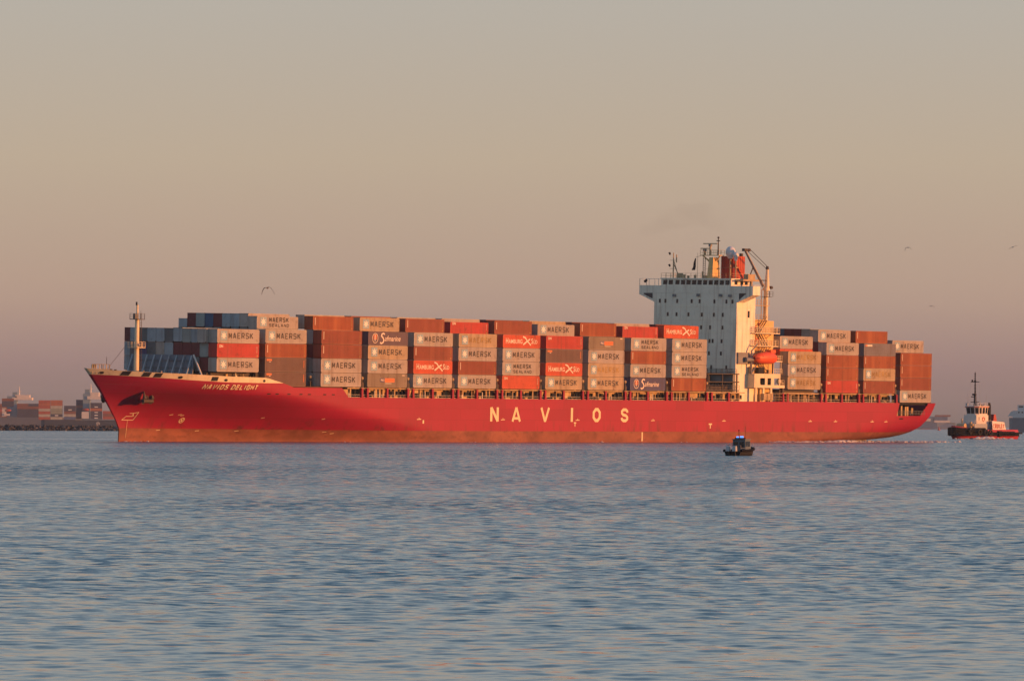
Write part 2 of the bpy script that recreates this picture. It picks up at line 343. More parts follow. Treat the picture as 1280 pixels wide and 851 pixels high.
def zcream(s): return float(np.interp(s, [-53, -50.4, -45, -38.4, -35, -26.7, -17.7, -11.2, 300], [13.05, 13.03, 12.85, 12.5, 12.3, 11.98, 11.94, 11.95, 12.0]))

ship = thing('container_ship', SHIP, 'huge red container ship with a white deckhouse, loaded with stacked containers', 'container ship')
def make_hull():
    mb = MB()
    sg = sorted(set([round(float(x), 3) for x in list(np.linspace(-52, -20, 66)) + list(np.linspace(-20, 12, 44)) + [-11.2, -8.1, 6.4, 8.4] + list(np.linspace(12, 60, 33))
                     + list(np.linspace(60, 160, 26)) + list(np.linspace(160, 197.7, 26)) + list(np.linspace(197.7, 214.5, 36))]))
    low = [-2, -1, 0, 0.5, 1.0, 1.6, 2.34, 3.0, 3.7, 4.4, 5.2, 6.2, 7.0, 7.8, 8.5, 9.2]
    up = [0.2, 0.4, 0.6, 0.8, 1.0]
    for side in (1, -1):
        grid = []
        for s in sg:
            zt = ztop(s); zc = min(zcream(s), zt)
            col = [(z, 0) for z in low]
            if zt > 9.21:
                col += [(9.2 + (zc - 9.2) * f, 0) for f in up] + [(zc + (zt - zc) * f, 1) for f in (0.5, 1.0)]
            else: col += [(9.2, 0)] * 7
            row = []
            for z, c in col:
                a = sstem(z); e = send(z); ss = (a + (s + 52) / 32 * (-20 - a)) if s < -20 else (s if s < 160 else 160 + (s - 160) / 54.5 * (e - 160))
                row.append((ss, CY - side * half(ss, z) if s > -52 else CY, z))
            grid.append(row)
        n = len(grid[0])
        for i in range(len(sg) - 1):
            for j in range(n - 1):
                q = [grid[i][j], grid[i+1][j], grid[i+1][j+1], grid[i][j+1]]
                if len({tuple(round(c, 4) for c in p) for p in q}) < 3: continue
                z = low[j] if j < len(low) else 10
                sm = sg[i]
                if 197.69 <= sm and 6.2 <= z < 9.2 and sg[i+1] <= 208.6 + (z - 6.2) * 0.55: continue   # mooring deck opening in the quarter
                m = 1 if (j < len(low) - 1 and low[j+1] <= 2.35) else (2 if j >= n - 3 and ztop(sm) > 12.0 else 0)
                if side < 0: q = q[::-1]
                mb.add(q, [(0, 1, 2, 3)] if len({tuple(round(c, 4) for c in p) for p in q}) == 4 else [(0, 1, 2, 3)], m, True)
    # transom
    zz = low; 
    for a, b in zip(zz, zz[1:]):
        sa, sb = send(a), send(b); ha, hb = half(sa, a), half(sb, b)
        mb.add([(sa, CY-ha, a), (sa, CY+ha, a), (sb, CY+hb, b), (sb, CY-hb, b)], [(0, 1, 2, 3)], 1 if b <= 2.35 else 0)
    import bmesh
    me = mb.mesh('hull', [MT['hull_red'], MT['boot'], MT['cream']])
    bm = bmesh.new(); bm.from_mesh(me); bmesh.ops.remove_doubles(bm, verts=bm.verts, dist=0.002); bmesh.ops.recalc_face_normals(bm, faces=bm.faces)
    bm.to_mesh(me); bm.free()
    return link('hull', me, ship)
hull = make_hull()
# decks inside the shell
def deck_outline(z, s0, s1, inset=0.25, n=60):
    ss = np.linspace(s0, s1, n); a = [(s, CY - max(half(s, z) - inset, 0.02)) for s in ss]; b = [(s, CY + max(half(s, z) - inset, 0.02)) for s in ss[::-1]]
    return a + b
MB().prism(deck_outline(8.3, 8.0, 197.4), 8.2, 8.4).build('main_deck', 'deck', ship)
MB().prism(deck_outline(11.5, -47.5, 6.0), 11.2, 11.35).build('forecastle_deck', 'deck', ship)
b = MB(); b.prism(deck_outline(6.0, 197.5, 212.2), 5.9, 6.1); b.box((197.2, 0.6, 6.1), (197.45, 31.5, 9.0), 1); b.box((197.6, 1.2, 8.75), (213.2, 31.3, 9.2), 1); b.box((198, 9, 6.1), (199.6, 9.3, 9.0), 1); b.box((202.2, 9, 6.1), (205.4, 9.3, 9.0), 1); b.box((207, 9, 6.1), (208.6, 9.3, 9.0), 1); b.box((210.2, 9, 6.1), (213.5, 9.3, 9.0), 1); b.box((199.6, 9, 6.1), (210.2, 9.3, 6.9), 1); b.box((199.6, 9, 8.4), (210.2, 9.3, 9.0), 1)
b.build('mooring_deck', ['deck', 'dark'], ship)

# lettering and marks on the hull
def hmark(name, lines, w, off=0.045, m='letter', extra=None):
    q = MB(); strokes(q, lines, w, on_hull(off))
    if extra: strokes(q, *extra)
    return q.build(name, m, hull)
z0, z1 = 4.42, 7.42; zm = (z0+z1)/2
def rr(x0, x1, a, b, c): return [(x0+c, a), (x1-c, a), (x1, a+c), (x1, b-c), (x1-c, b), (x0+c, b), (x0, b-c), (x0, a+c), (x0+c, a)]
hmark('letter', [[(53.05, z0), (53.05, z1)], [(55.1, z0), (55.1, z1)]], 0.72, extra=([[(53.05, z1 - .05), (55.1, z0 + .05)]], 0.66, on_hull(0.055)))
hmark('letter', [[(59.95, z0), (61.15, z1)], [(62.35, z0), (61.15, z1)]], 0.62, extra=([[(60.4, 5.1), (61.9, 5.1)]], 0.5, on_hull(0.055)))
hmark('letter', [[(69.35, z1), (70.6, z0)], [(71.85, z1), (70.6, z0)]], 0.62)
hmark('letter', [[(79.5, z0), (79.5, z1)]], 0.72)
hmark('letter', [rr(86.8, 88.85, z0+.3, z1-.3, 0.65)], 0.66)
hmark('letter', [[(98.25, z1-.95), (98.2, z1-.6), (97.7, z1-.3), (96.9, z1-.3), (96.4, z1-.65), (96.4, zm+.45), (96.8, zm+.1), (97.8, zm-.1), (98.25, zm-.45), (98.25, z0+.65), (97.75, z0+.3), (96.9, z0+.3), (96.4, z0+.6), (96.35, z0+.95)]], 0.62)
mb = MB(); block_text(mb, 'NAVIOS DELIGHT', -31.0, -18.5, 10.5, 11.5, on_hull(0.16), .19, shear=0.3); mb.build('lettering', 'letter', hull)
hmark('bulb_mark', [[(-41.4, 4.0), (-40.6, 4.75), (-39.3, 4.75), (-39.3, 5.35), (-40.1, 5.35)], [(-38.3, 5.6), (-39.4, 5.35), (-39.0, 4.75)], [(-41.4, 4.0), (-38.9, 4.0), (-38.3, 5.6)]], 0.11)
hmark('thruster_mark', [[(-28.2 + .5*math.cos(t), 4.05 + .5*math.sin(t)) for t in np.linspace(0, 2*math.pi, 13)], [(-28.5, 3.75), (-27.9, 4.35)], [(-28.5, 4.35), (-27.9, 3.75)]], 0.14)
for x, z in ((-31.6, 5.1), (-29.8, 5.15), (-29.2, 5.0), (-11.3, 4.7), (3.0, 4.6)): hmark('hull_mark', [[(x, z), (x + 0.7, z + 0.12)]], 0.14)
for x in (29.5, 56.2, 80.8, 106.5, 131.5, 163.0, 172.5, 186.5, 192.0): hmark('tug_mark', [[(x, 4.75), (x + 1.3, 4.8)], [(x + .65, 4.8), (x + .65, 5.15)]], 0.15)
hmark('hull_mark', [[(31.5, 3.9), (31.5, 4.6)]], 0.45)
hmark('load_line', [[(127.3, 3.1), (127.3, 4.0)], [(126.7, 4.05), (127.9, 4.05)]], 0.3); hmark('load_line', [[(80.6, 3.4), (80.6, 4.2)], [(80.2, 4.2), (81.0, 4.2)]], 0.25)
hmark('draught_scale', [[(103.5, 0.25), (103.5, 2.2)]], 0.42)
hmark('draught_scale', [[(-40.1, 0.4), (-40.1, 4.0)]], 0.05)
for x, z in ((5.5, 1.9), (7.5, 1.6), (-33.0, 1.95), (-24.0, 1.9), (-15.0, 1.95)): hmark('hull_mark', [[(x, z), (x + 0.9, z + 0.1)]], 0.10)
# chocks, ports and freeing slots cut in the bulwark
def patch(s0, s1, z0, z1, name, off=0.06, m='dark', round_=False):
    q = MB(); f = on_hull(off)
    if round_:
        c = [((s0+s1)/2 + (s1-s0)/2*math.cos(t), (z0+z1)/2 + (z1-z0)/2*math.sin(t)) for t in np.linspace(0, 2*math.pi, 12, endpoint=False)]
        q.add([f(*p) for p in c], [tuple(range(12))])
    else: q.add([f(s0, z0), f(s1, z0), f(s1 + .15, z1), f(s0 + .15, z1)], [(0, 1, 2, 3)])
    return q.build(name, m, hull)
for s0, s1 in ((-46.1, -44.7), (-42.7, -41.4), (-40.7, -39.4), (-29.6, -28.2)): patch(s0, s1, zcream(s0) + 0.1, zcream(s0) + 0.95, 'fairlead')
for s0, w in ((-49.35, .8), (-26.7, .8), (-36.3, .9), (-17.0, .7)): patch(s0, s0 + w, zcream(s0) + 0.15, zcream(s0) + 0.7, 'fairlead', round_=True)
for s0 in (-15.5, -13.3, -10.0, -6.5, -4.0, 0.6, 3.2): patch(s0, s0 + 0.9, 9.62, 9.85, 'freeing_port')
patch(197.9, 199.6, 5.35, 5.65, 'freeing_port')
# anchors with their bolsters
def anchor(side):
    s0, zc = -39.2, 8.7; y0 = half(s0, zc)
    Y = lambda d: CY - side * (y0 + d)
    q = MB(); q.tube((s0 + .5, Y(-2.2), zc + .9), (s0 - .3, Y(0.35), zc + .1), 1.6, 1.3, 18, 0); q.build('anchor_bolster', 'hull_red', hull)
    q = MB()
    q.tube((s0, Y(0.2), zc + .3), (s0 - .5, Y(0.9), zc - .5), 0.3, 0.3, 8)
    q.tube((s0 - 1.6, Y(0.75), zc - .8), (s0 + .9, Y(1.0), zc - .8), 0.42, 0.42, 8)
    for x in (-1.45, 0.65):
        q.add([(s0+x-.35, Y(.6), zc-1.4), (s0+x+.35, Y(.6), zc-1.4), (s0+x+.45, Y(1.3), zc-.2), (s0+x-.2, Y(1.3), zc-.2), (s0+x+.3, Y(.5), zc+1.1), (s0+x, Y(.8), zc+1.3)],
              [(0,1,2,3),(2,3,5,4),(0,3,5,4),(0,1,4),(1,2,4)])
    q.build('anchor', 'dark_brown', hull)
anchor(1); anchor(-1)

# wave breaker on the forecastle: ribbed blue plate leaning aft, with a pale end brace
q = MB(); y0, y1 = 6.5, 26.2
q.add([(-31.0, y0, 11.35), (-31.0, y1, 11.35), (-29.4, y1 - .6, 17.3), (-29.4, y0 + 1.2, 17.3), (-30.8, y0, 11.35), (-30.8, y1, 11.35), (-29.2, y1 - .6, 17.3), (-29.2, y0 + 1.2, 17.3)],
      [(0,1,2,3),(7,6,5,4),(0,3,7,4),(1,5,6,2),(3,2,6,7)])
for y in np.linspace(y0 + 1.6, y1 - 1.2, 9):
    q.add([(-31.9, y-.14, 11.35), (-31.9, y+.14, 11.35), (-29.6, y+.14, 17.25), (-29.6, y-.14, 17.25), (-30.9, y-.14, 11.35), (-30.9, y+.14, 11.35), (-29.3, y+.14, 17.25), (-29.3, y-.14, 17.25)],
          [(0,1,2,3),(0,3,7,4),(1,5,6,2),(3,2,6,7)], 1)
for z in (13.2, 14.7, 16.2):
    x = -31.0 + (z - 11.35) / 5.95 * 1.6; q.box((x - .2, y0 + .3 + (z - 11.35) * .2, z - .06), (x + .02, y1 - .2 - (z - 11.35) * .09, z + .06))
wb = q.build('wave_breaker', ['blue', 'c_steel'], ship)
MB().tube((-29.5, y0 + 1.1, 17.35), (-30.2, y0 - 2.6, 12.2), .2, .2, 6).build('brace', 'white2', wb)

# foremast
def mast():
    x, y = -37.3, CY - 0.2
    q = MB(); q.tube((x, y, 11.3), (x, y, 24.4), .58, .42, 14); q.tube((x, y, 24.4), (x, y, 27.2), .24, .2, 8); q.tube((x - .25, y, 27.1), (x - .25, y, 27.8), .2, .2, 6, 1)
    q.tube((x, y - 1.0, 24.2), (x, y - 1.0, 26.0), .04, .03, 4, 1)
    m = q.build('foremast', ['cream', 'dark'], ship)
    for z, hw in ((24.3, 0.95), (18.6, 1.15)):
        q = MB(); q.box((x - hw, y - hw - .2, z - .08), (x + hw, y + hw + .2, z + .08)); q.rail([(x-hw, y-hw-.2, z), (x+hw, y-hw-.2, z), (x+hw, y+hw+.2, z), (x-hw, y+hw+.2, z)], 1.15, .05, 1.0, 0, 3, True)
        q.build('mast_platform', 'cream' if z < 20 else 'dark_brown', m)
    q = MB()
    for dy in (-.25, .25): q.tube((x + .62, y - .5 + dy, 12), (x + .5, y - .5 + dy, 24.2), .05, .05, 4)
    for z in np.arange(12.3, 24, .45): q.tube((x + .6, y - .75, z), (x + .6, y - .25, z), .04, .04, 4)
    q.build('mast_ladder', 'dark_brown', m)
    q = MB(); q.box((x - .9, y - .3, 24.4), (x - .4, y + .3, 25.4)); q.build('mast_lamp', 'grey', m); q = MB(); q.ball((x - .7, y - 1.2, 19.1), .35); q.build('mast_lamp', 'grey', m)
mast()
# forecastle machinery: mooring winches, warping reels, bollards, jackstaff
def winch(x, y, m, sc=1.0):
    q = MB(); q.tube((x, y - 1.2*sc, 12.1), (x, y + 1.2*sc, 12.1), .75*sc, .75*sc, 14); 
    for d in (-1.2, -.2, 1.2): q.tube((x, y + (d-.08)*sc, 12.1), (x, y + (d+.08)*sc, 12.1), 1.25*sc, 1.25*sc, 16)
    q.box((x - .8*sc, y - 1.5*sc, 11.35), (x + .9*sc, y + 1.4*sc, 11.75)); q.box((x + .5*sc, y + .1*sc, 11.4), (x + 1.5*sc, y + 1.1*sc, 12.7*1.0))
    q.build('mooring_winch', m, ship)
for x, y, m in ((-38.6, 17.6, 'coam'), (-36.9, 14.4, 'coam'), (-36.2, 11.5, 'dark_brown'), (-36.0, 10.2, 'coam'), (-38.4, 22.0, 'dark_brown')):
    q = MB(); q.torus((x, y, 12.9), (0.75, -0.66, 0), 1.0, .16, 0, 18); q.tube((x - .5, y + .4, 12.9), (x + .5, y - .4, 12.9), .5, .5, 10); q.box((x - .5, y - .5, 11.3), (x + .5, y + .5, 12.2)); q.build('rope_reel', m, ship)
winch(-27.0, 7.2, 'yel', .8); winch(-24.6, 6.2, 'coam', .7)
for x, y, w, h, m in ((-22.8, 4.9, 1.2, 2.3, 'yel'), (-20.4, 4.6, .5, 2.6, 'white2'), (-18.4, 4.4, .35, 2.4, 'cream'), (-16.6, 4.2, .6, 1.9, 'grey')):
    q = MB(); q.box((x - w/2, y - w/2, 11.3), (x + w/2, y + w/2, 11.3 + h*.8)); q.tube((x, y, 11.3 + h*.8), (x, y, 11.3 + h), w*.32, w*.32, 8); q.build('deck_locker', m, ship)
q = MB()
for x in np.linspace(-33, -16.5, 14): q.tube((x, CY - half(x, 12) + .5, 11.3), (x, CY - half(x, 12) + .5, 13.6 + .3*random.random()), .06, .05, 4)
q.tube((-45.5, CY, 12), (-45.5, CY, 16.6), .07, .05, 5); q.tube((-46.3, CY + .6, 12), (-46.3, CY + .6, 15.2), .05, .05, 4); q.path([(-46, CY, 13.5), (-34, CY + 6, 19.2)], .035, 4)
q.build('jackstaff', 'dark_brown', ship); q = MB()
for k in range(9): q.box((-47 + k*.45, CY + .4*math.sin(k*2.1) - .3, 12), (-46.8 + k*.45, CY + .4*math.sin(k*2.1) + .3, 13.7 + .5*random.random()), 0)
q.build('deck_fitting', 'dark_brown', ship)
q = MB(); q.rail([(-50.2, CY - .8, 13.2), (-48.6, CY - 2.2, 13.2), (-47.6, CY - 3.0, 13.2)], 1.9, .09, .8, 0, 2); q.box((-49.9, CY-.9, 14.3), (-49.3, CY-.2, 15.1)); q.build('bow_rail', 'coam', ship)

# ------------------------------------------------------------------ bays
BAY = [0, 14.15, 28.25, 42.35, 56.5, 70.65, 84.8, 99.2, 113.5]        # fore ends of the 40 ft stacks along the parallel body
AFT = [155.2, 169.4, 183.6, 197.8]
def stanchion(x, z1=11.15, w=.5):
    q = MB(); q.prism([(x - w/2, 9.15), (x + w/2 + .25, 9.15), (x + w/2, 9.7), (x + w/2, z1), (x - w/2, z1)], -.06, .18, 1)
    q.prism([(.18, 8.4), (1.5, 8.4), (.55, z1 - .5), (.55, z1), (.18, z1)], x - .06, x + .06, 0)
    q.build('deck_stanchion', 'hull_red', ship)
def coaming(s0, s1, i, low=False):
    q = MB(); rg = random.Random(i); z1 = 11.3
    q.box((s0, 1.9, 8.4), (s1, 2.1, z1), 0); q.box((s0, 0.5, z1 - .32), (s1, 1.9, z1 - .08), 0)
    x = s0 + .3
    while x < s1 - .5:
        w = rg.uniform(.12, .7); k = rg.random(); d = rg.uniform(.2, .8)
        if k < .45: q.box((x, 1.9 - d, 8.4), (x + w, 1.895, rg.uniform(9.4, 10.9)), 1)
        elif k < .7: q.box((x, 1.9 - d, 8.4), (x + w*.5, 1.893, z1 - .32), 0)
        elif k < .85: q.tube((x, 1.2, 8.4), (x, 1.2, rg.uniform(9.6, 10.8)), .12, .12, 6, 2)
        else: q.box((x, 1.5, 9.6), (x + .8, 1.89, 10.6), 1)
        x += w + rg.uniform(.05, .55)
    for z in (9.3, 9.75): q.tube((s0, .35, z), (s1, .35, z), .035, .035, 4, 2)
    q.build('hatch_coaming', ['coam', 'dark', 'white'], ship)
def vent(x, y=0.7, z0=11.3, h=2.2, zb=8.4):
    q = MB(); q.box((x - .35, y - .1, zb), (x + .35, y + .5, z0 + h*.45), 0); q.tube((x, y + .2, z0 + h*.45), (x, y + .2, z0 + h*.8), .22, .22, 8, 0); q.ball((x, y + .2, z0 + h*.86), .38, 1, 8, 6)
    q.build('ventilator', ['dark_brown', 'coam'], ship)
allb = BAY + [127.7] + AFT[:3]
for i, s0 in enumerate(allb):
    if s0 > 0:
        for x in (s0 - 1.5, s0 + .15): stanchion(x)
        vent(s0 - .75)
    if s0 != 155.2: stanchion(s0 + 6.2)
    coaming(s0 + (8.6 if s0 == 0 else -1.4), s0 + 12.5, i)
stanchion(196.6)
vent(-.8, 2.0, 11.4, zb=11.35); vent(-14.9, 4.0, 13.8, 2.6, zb=11.35); vent(196.8, .6, 11.3)
q = MB()
for x in np.arange(148, 166, 1.4): q.tube((x, .1, 9.2), (x, .1, 11.0), .05, .05, 4)
for z in (9.7, 10.3, 11.0): q.tube((147, .1, z), (166, .1, z), .05, .05, 4)
q.box((146.8, .2, 9.5), (150.2, 1.2, 11.0)); q.build('deck_rail', 'coam', ship)

for s0, y0, z0, z1 in [(-28, 5.2, 11.36, 13.9), (-14, 4.4, 11.36, 11.38)] + [(s, 2.25, 8.41, 11.25) for s in BAY + AFT[1:3]] + [(155.2, 2.25, 8.41, 11.95)]:
    if z1 - z0 < .5: continue
    q = MB(); q.box((s0 + .3, y0, z0), (s0 + 12.0, 32.5 - y0, z1 - .5)); q.box((s0 - .3, y0 - .1, z1 - .5), (s0 + 12.5, 32.6 - y0, z1)); q.build('hatch_cover', 'dark_brown', ship)
q = MB(); q.box((-15.4, 5.0, 11.36), (-14.6, 27.5, 14.2)); q.rail([(-15.4, 5.0, 14.2), (-15.4, 27.5, 14.2)], 1.0, .05, 2, 0, 2); q.build('bay_gap_block', 'dark_brown', ship)  # solid dark block added to shut out the sky between two bays
q = MB(); q.box((-27.6, 4.6, 11.36), (-27.4, 28.0, 14.0)); q.build('breakwater_bulkhead', 'dark_brown', ship)
# lashing frames and the dark empty bay in front of the deckhouse
q = MB()
for x in (127.2, 132.4, 137.6):
    for y in np.linspace(.8, 31.5, 9): q.tube((x, y, 8.4), (x, y, 15.4), .17, .17, 4)
for z in (11.6, 13.5, 15.3):
    q.box((126.8, .6, z - .12), (127.9, 31.8, z + .12)); q.box((137.2, .6, z - .12), (138.3, 31.8, z + .12)); q.box((127.2, .55, z - .1), (138.0, .8, z + .1))
q.rail([(126.8, .6, 11.7), (138.3, .6, 11.7)], 1.1, .05, 1.5, 0); q.rail([(126.8, .6, 15.4), (126.8, 20, 15.4)], 1.0, .05, 1.5, 0); q.rail([(137.2, .6, 15.4), (137.2, 20, 15.4)], 1.0, .05, 1.5, 0)
q.build('lashing_frame', 'dark_brown', ship)
q = MB(); q.box((127.4, 2.5, 8.4), (138.0, 29.9, 11.9)); q.box((128.0, 3.4, 11.9), (137.4, 29.0, 12.5)); q.build('hatch_cover', 'dark_brown', ship)

# ------------------------------------------------------------------ deckhouse
HS, HE, HP, HQ = 139.0, 145.7, 2.35, 26.5        # front, back, port side, starboard side
PX = lambda x, y: ((920.3 - x) / 101.5 * 23.9 + 2.35)
q = MB(); q.box((HS, HP, 8.4), (HE, HQ, 33.4)); 
for z in (15.9, 18.8, 21.7, 24.6, 27.5, 30.4): q.box((HS - .05, HP - .05, z - .05), (HE + .02, HQ + .02, z + .05))
for y, z in ((7.0, 33.3), (13.5, 33.3), (4.3, 33.2), (20.5, 33.2)): q.box((HS - .35, y - .4, z - .55), (HS, y + .4, z), 1)
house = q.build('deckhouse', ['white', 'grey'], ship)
q = MB(); q.box((HS - .9, HP - .02, 8.4), (HS - .003, 15.0, 15.4), 0)
for k in range(16): 
    y = 2.6 + k*.8; q.box((HS - 1.15, y, 8.6), (HS - .9, y + random.uniform(.1, .5), random.uniform(10.5, 15.2)), 1)
for z in (13.4, 15.4): q.box((HS - 1.6, HP - .6, z - .08), (HS - .9, 16, z + .08), 1)
q.rail([(HS - 1.6, HP - .6, 15.45), (HS - 1.6, 16, 15.45)], 1.0, .05, 1.6, 1)
q.build('lower_front', ['grey', 'dark_brown'], house)
wins = [(823.5+2, 372, 0)]
WROW = {372.7: (825, 832, 846.8, 864.8, 874.7, 893, 907.8, 915.2), 390: (835.2, 846.3, 861.1, 877.7, 892.7, 903.6), 406.5: (877.2, 888.3, 903.6),
        424: (888, 891.8, 902.8), 440: (887.5, 902.3), 457.9: (890.7, 909.3)}
import itertools
for yp, xs in WROW.items():
    for xp in xs:
        y = (920.6 - xp) / 101.6 * 23.9 + HP; z = 31.05 - (yp - 378) / 82 * 14.3 - 0.004 * (y - HP) * 0
        z -= 0.0 if True else 0
        q = MB(); q.box((HS - .03, y - .27, z - .8), (HS - .012, y + .27, z + .08)); w = q.build('window', 'glass', house)
q = MB(); q.box((143.0, HP - .03, 28.1), (143.7, HP - .012, 29.6)); q.build('window', 'glass', house)
# bridge deck with wings
q = MB(); z0, z1 = 33.1, 35.15
front = [(-2.2, z1), (-2.2, z0), (HP + .0, 31.4), (HP, 33.4), (HQ, 33.4), (HQ, 31.4), (31.0, z0), (31.0, z1)]
q.prism([(-2.2, z0), (-2.2, z1), (31.0, z1), (31.0, z0), (HQ + .02, 31.4), (HQ + .02, 33.42), (HP - .02, 33.42), (HP - .02, 31.4)], HS - .02, HS + 2.6, 0)
q.build('bridge_wing', 'white', house)
q = MB(); q.box((HS + 2.6, HP - .6, 33.42), (HE + .3, HQ + .4, 35.1)); q.build('bridge_deck', 'white', house)
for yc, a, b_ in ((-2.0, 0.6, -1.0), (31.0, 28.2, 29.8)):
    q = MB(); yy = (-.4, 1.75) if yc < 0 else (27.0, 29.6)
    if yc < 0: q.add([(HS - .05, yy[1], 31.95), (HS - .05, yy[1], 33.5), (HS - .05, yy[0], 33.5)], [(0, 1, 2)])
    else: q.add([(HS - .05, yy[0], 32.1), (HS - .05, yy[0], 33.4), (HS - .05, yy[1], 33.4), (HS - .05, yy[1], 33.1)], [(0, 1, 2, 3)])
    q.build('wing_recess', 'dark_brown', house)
q = MB()
q.rail([(HS + .1, 25.4, 35.15), (HS + .1, 31.0, 35.15), (HS + 2.5, 31.0, 35.15), (HS + 2.5, 26, 35.15)], 1.5, .06, 2.6, 0, 1); q.tube((HS + .3, 29.6, 36.0), (HS + .1, 29.0, 36.3), .35, .3, 8, 1); q.box((HS+.1, 25.3, 35.9), (HS+.3, 31.0, 36.7), 0) if False else None
q.rail([(HS + .1, 3.6, 35.15), (HS + .1, -2.2, 35.15), (HS + 2.5, -2.2, 35.15)], .25, .05, 2.0, 0, 1)
q.build('wing_rail', ['white2', 'dark'], house)
WY0, WY1 = 4.2, 24.6
q = MB(); q.box((HS + .05, WY0, 35.15), (HE, WY1, 36.75)); q.box((HS - .1, WY0 - .15, 36.55), (HE + .2, WY1 + .15, 36.85))
q.box((HS + 1.5, WY0 - 2.4, 36.3), (HE + .6, WY0, 36.7), 1); q.box((HS + 4.6, WY0 - 2.3, 35.15), (HS + 5.0, WY0 - 1.8, 36.3), 1)
q.tube((HE - .3, WY0 - 2.0, 36.6), (HE + 2.5, WY0 - 3.0, 36.6), .14, .1, 6, 2); q.box((HE - 2.8, WY0 - 1.9, 36.7), (HE - .3, WY0 - .5, 37.9), 1)
wh = q.build('wheelhouse', ['white', 'coam', 'dark_brown'], ship)
for k in range(12):
    y = 23.4 - k * 1.62 - (0.35 if k > 1 else 0)
    q = MB(); q.add([(HS + .03, y + .62, 35.38), (HS + .03, y - .58, 35.38), (HS + .01, y - .66, 36.38), (HS + .01, y + .52, 36.38)], [(0, 1, 2, 3)])
    if y > WY0 + .3: q.build('window', 'glass', wh)
for x in (140.3, 142.4, 144.0): 
    q = MB(); q.box((x, WY0 - .02, 35.5), (x + 1.1, WY0 - .01, 36.25)); q.build('window', 'glass', wh)
q = MB(); q.rail([(HE, WY0, 36.85), (HS, WY0, 36.85), (HS, WY1, 36.85), (HE, WY1, 36.85)], 1.1, .04, 1.5, 0, 2); q.tube((HS + 1, 14.8, 36.85), (HS + 1, 14.8, 42.6), .05, .03, 4)
for y, z, r in ((19.0, 37.7, .45), (20.6, 37.4, .35), (13.4, 38.4, .22), (12.6, 37.5, .4), (15.6, 37.6, .3), (17.6, 37.4, .3)): q.tube((HS + 1.2, y, 36.85), (HS + 1.2, y, z), r, r, 8)
q.path([(HS + 1, 12.4, 39.0), (HS + 2, 6.0, 39.4)], .03, 4)
q.build('monkey_island_fitting', 'coam', wh)
# signal mast
q = MB(); x, y = HS + 1.5, 22.3
q.tube((x, y, 36.85), (x, y, 42.6), .16, .12, 6); q.tube((x, y - 1.7, 36.85), (x, y - .1, 40.8), .12, .1, 6); q.tube((x + 1, y - 1.2, 36.85), (x, y - .1, 40.0), .12, .1, 6)
for z in (39.0, 40.9): q.tube((x, y + 1.1, z), (x, y - 1.0, z), .06, .06, 4)
for z in (39.6, 42.3): q.tube((x, y + 1.0, z - .1), (x, y + 1.25, z + .35), .2, .26, 8, 1)
q.tube((x, y - .9, 40.4), (x, y - .9, 42.2), .14, .14, 6); q.box((x - .3, y - 2.6, 36.85), (x + .4, y - 1.3, 38.0))
q.build('signal_mast', ['coam', 'dark'], ship)
# radar mast
q = MB(); x, y = 141.4, 11.3
q.add([(x-1.3, y+.8, 36.8), (x-1.3, y-.8, 36.8), (x+1.5, y-.8, 36.8), (x+1.5, y+.8, 36.8), (x-.9, y+.55, 41.6), (x-.9, y-.65, 41.6), (x+1.1, y-.65, 41.6), (x+1.1, y+.55, 41.6)],
      [(0,1,5,4),(1,2,6,5),(2,3,7,6),(3,0,4,7),(4,5,6,7)])
q.tube((x, y + 1.0, 40.6), (x - .8, y + 2.6, 42.1), .22, .16, 6); q.tube((x, y - .9, 40.9), (x, y - 1.9, 42.0), .2, .16, 6)
for dy in (1.9, 2.5): q.tube((x - .6, y + dy, 36.85), (x - .6, y + dy, 41.6), .07, .07, 4, 1)
for z in np.arange(37.2, 41.5, .5): q.tube((x - .6, y + 1.9, z), (x - .6, y + 2.5, z), .05, .05, 4, 1)
rm = q.build('radar_mast', ['yel', 'dark_brown'], ship)
q = MB(); q.box((x - 1.0, y - 2.3, 42.0), (x + 1.0, y + 3.1, 42.15)); q.rail([(x-1, y-2.3, 42.15), (x+1, y-2.3, 42.15), (x+1, y+3.1, 42.15), (x-1, y+3.1, 42.15)], 1.1, .04, 1.0, 0, 2, True); q.build('mast_platform', 'yel', rm)
for dy, z, w, n_ in ((1.0, 44.7, 2.0, 0), (2.6, 43.6, 1.2, 1)):
    q = MB(); q.tube((x, y + dy, 42.15), (x, y + dy, z - .5), .25, .22, 8); q.box((x - .3, y + dy - .3, z - .6), (x + .3, y + dy + .3, z - .1), 1); q.box((x - .12, y + dy - w, z - .08), (x + .12, y + dy + w, z + .14)); q.build('radar_scanner', ['coam', 'grey'], rm)
q = MB(); q.tube((x, y - 1.3, 42.1), (x, y - 1.3, 46.2), .2, .1, 6); q.tube((x, y - 1.8, 45.4), (x, y - .8, 45.4), .1, .1, 5); q.ball((x, y - 1.3, 46.1), .25, 0, 8, 6); q.build('mast_lamp', 'dark_brown', rm)
q = MB(); q.path([(x, y + 2.9, 42.2), (x - .3, y + 5.0, 41.6)], .04, 4)
fl = [(x - .3, y + 5.0, 41.4), (x - .4, y + 5.15, 40.4), (x - .2, y + 5.35, 39.5), (x - .3, y + 5.6, 38.7)]
for (a, w0), (b2, w1) in zip(zip(fl, (.12, .3, .35)), zip(fl[1:], (.3, .35, .5))):
    q.add([(a[0], a[1]-w0, a[2]), (a[0]-.05, a[1]+w0, a[2]), (b2[0]-.05, b2[1]+w1, b2[2]), (b2[0], b2[1]-w1, b2[2]), (a[0]+.04, a[1]-w0, a[2]), (a[0]-.01, a[1]+w0, a[2]), (b2[0]-.01, b2[1]+w1, b2[2]), (b2[0]+.04, b2[1]-w1, b2[2])], [(0,1,2,3),(7,6,5,4),(0,3,7,4),(1,5,6,2)])
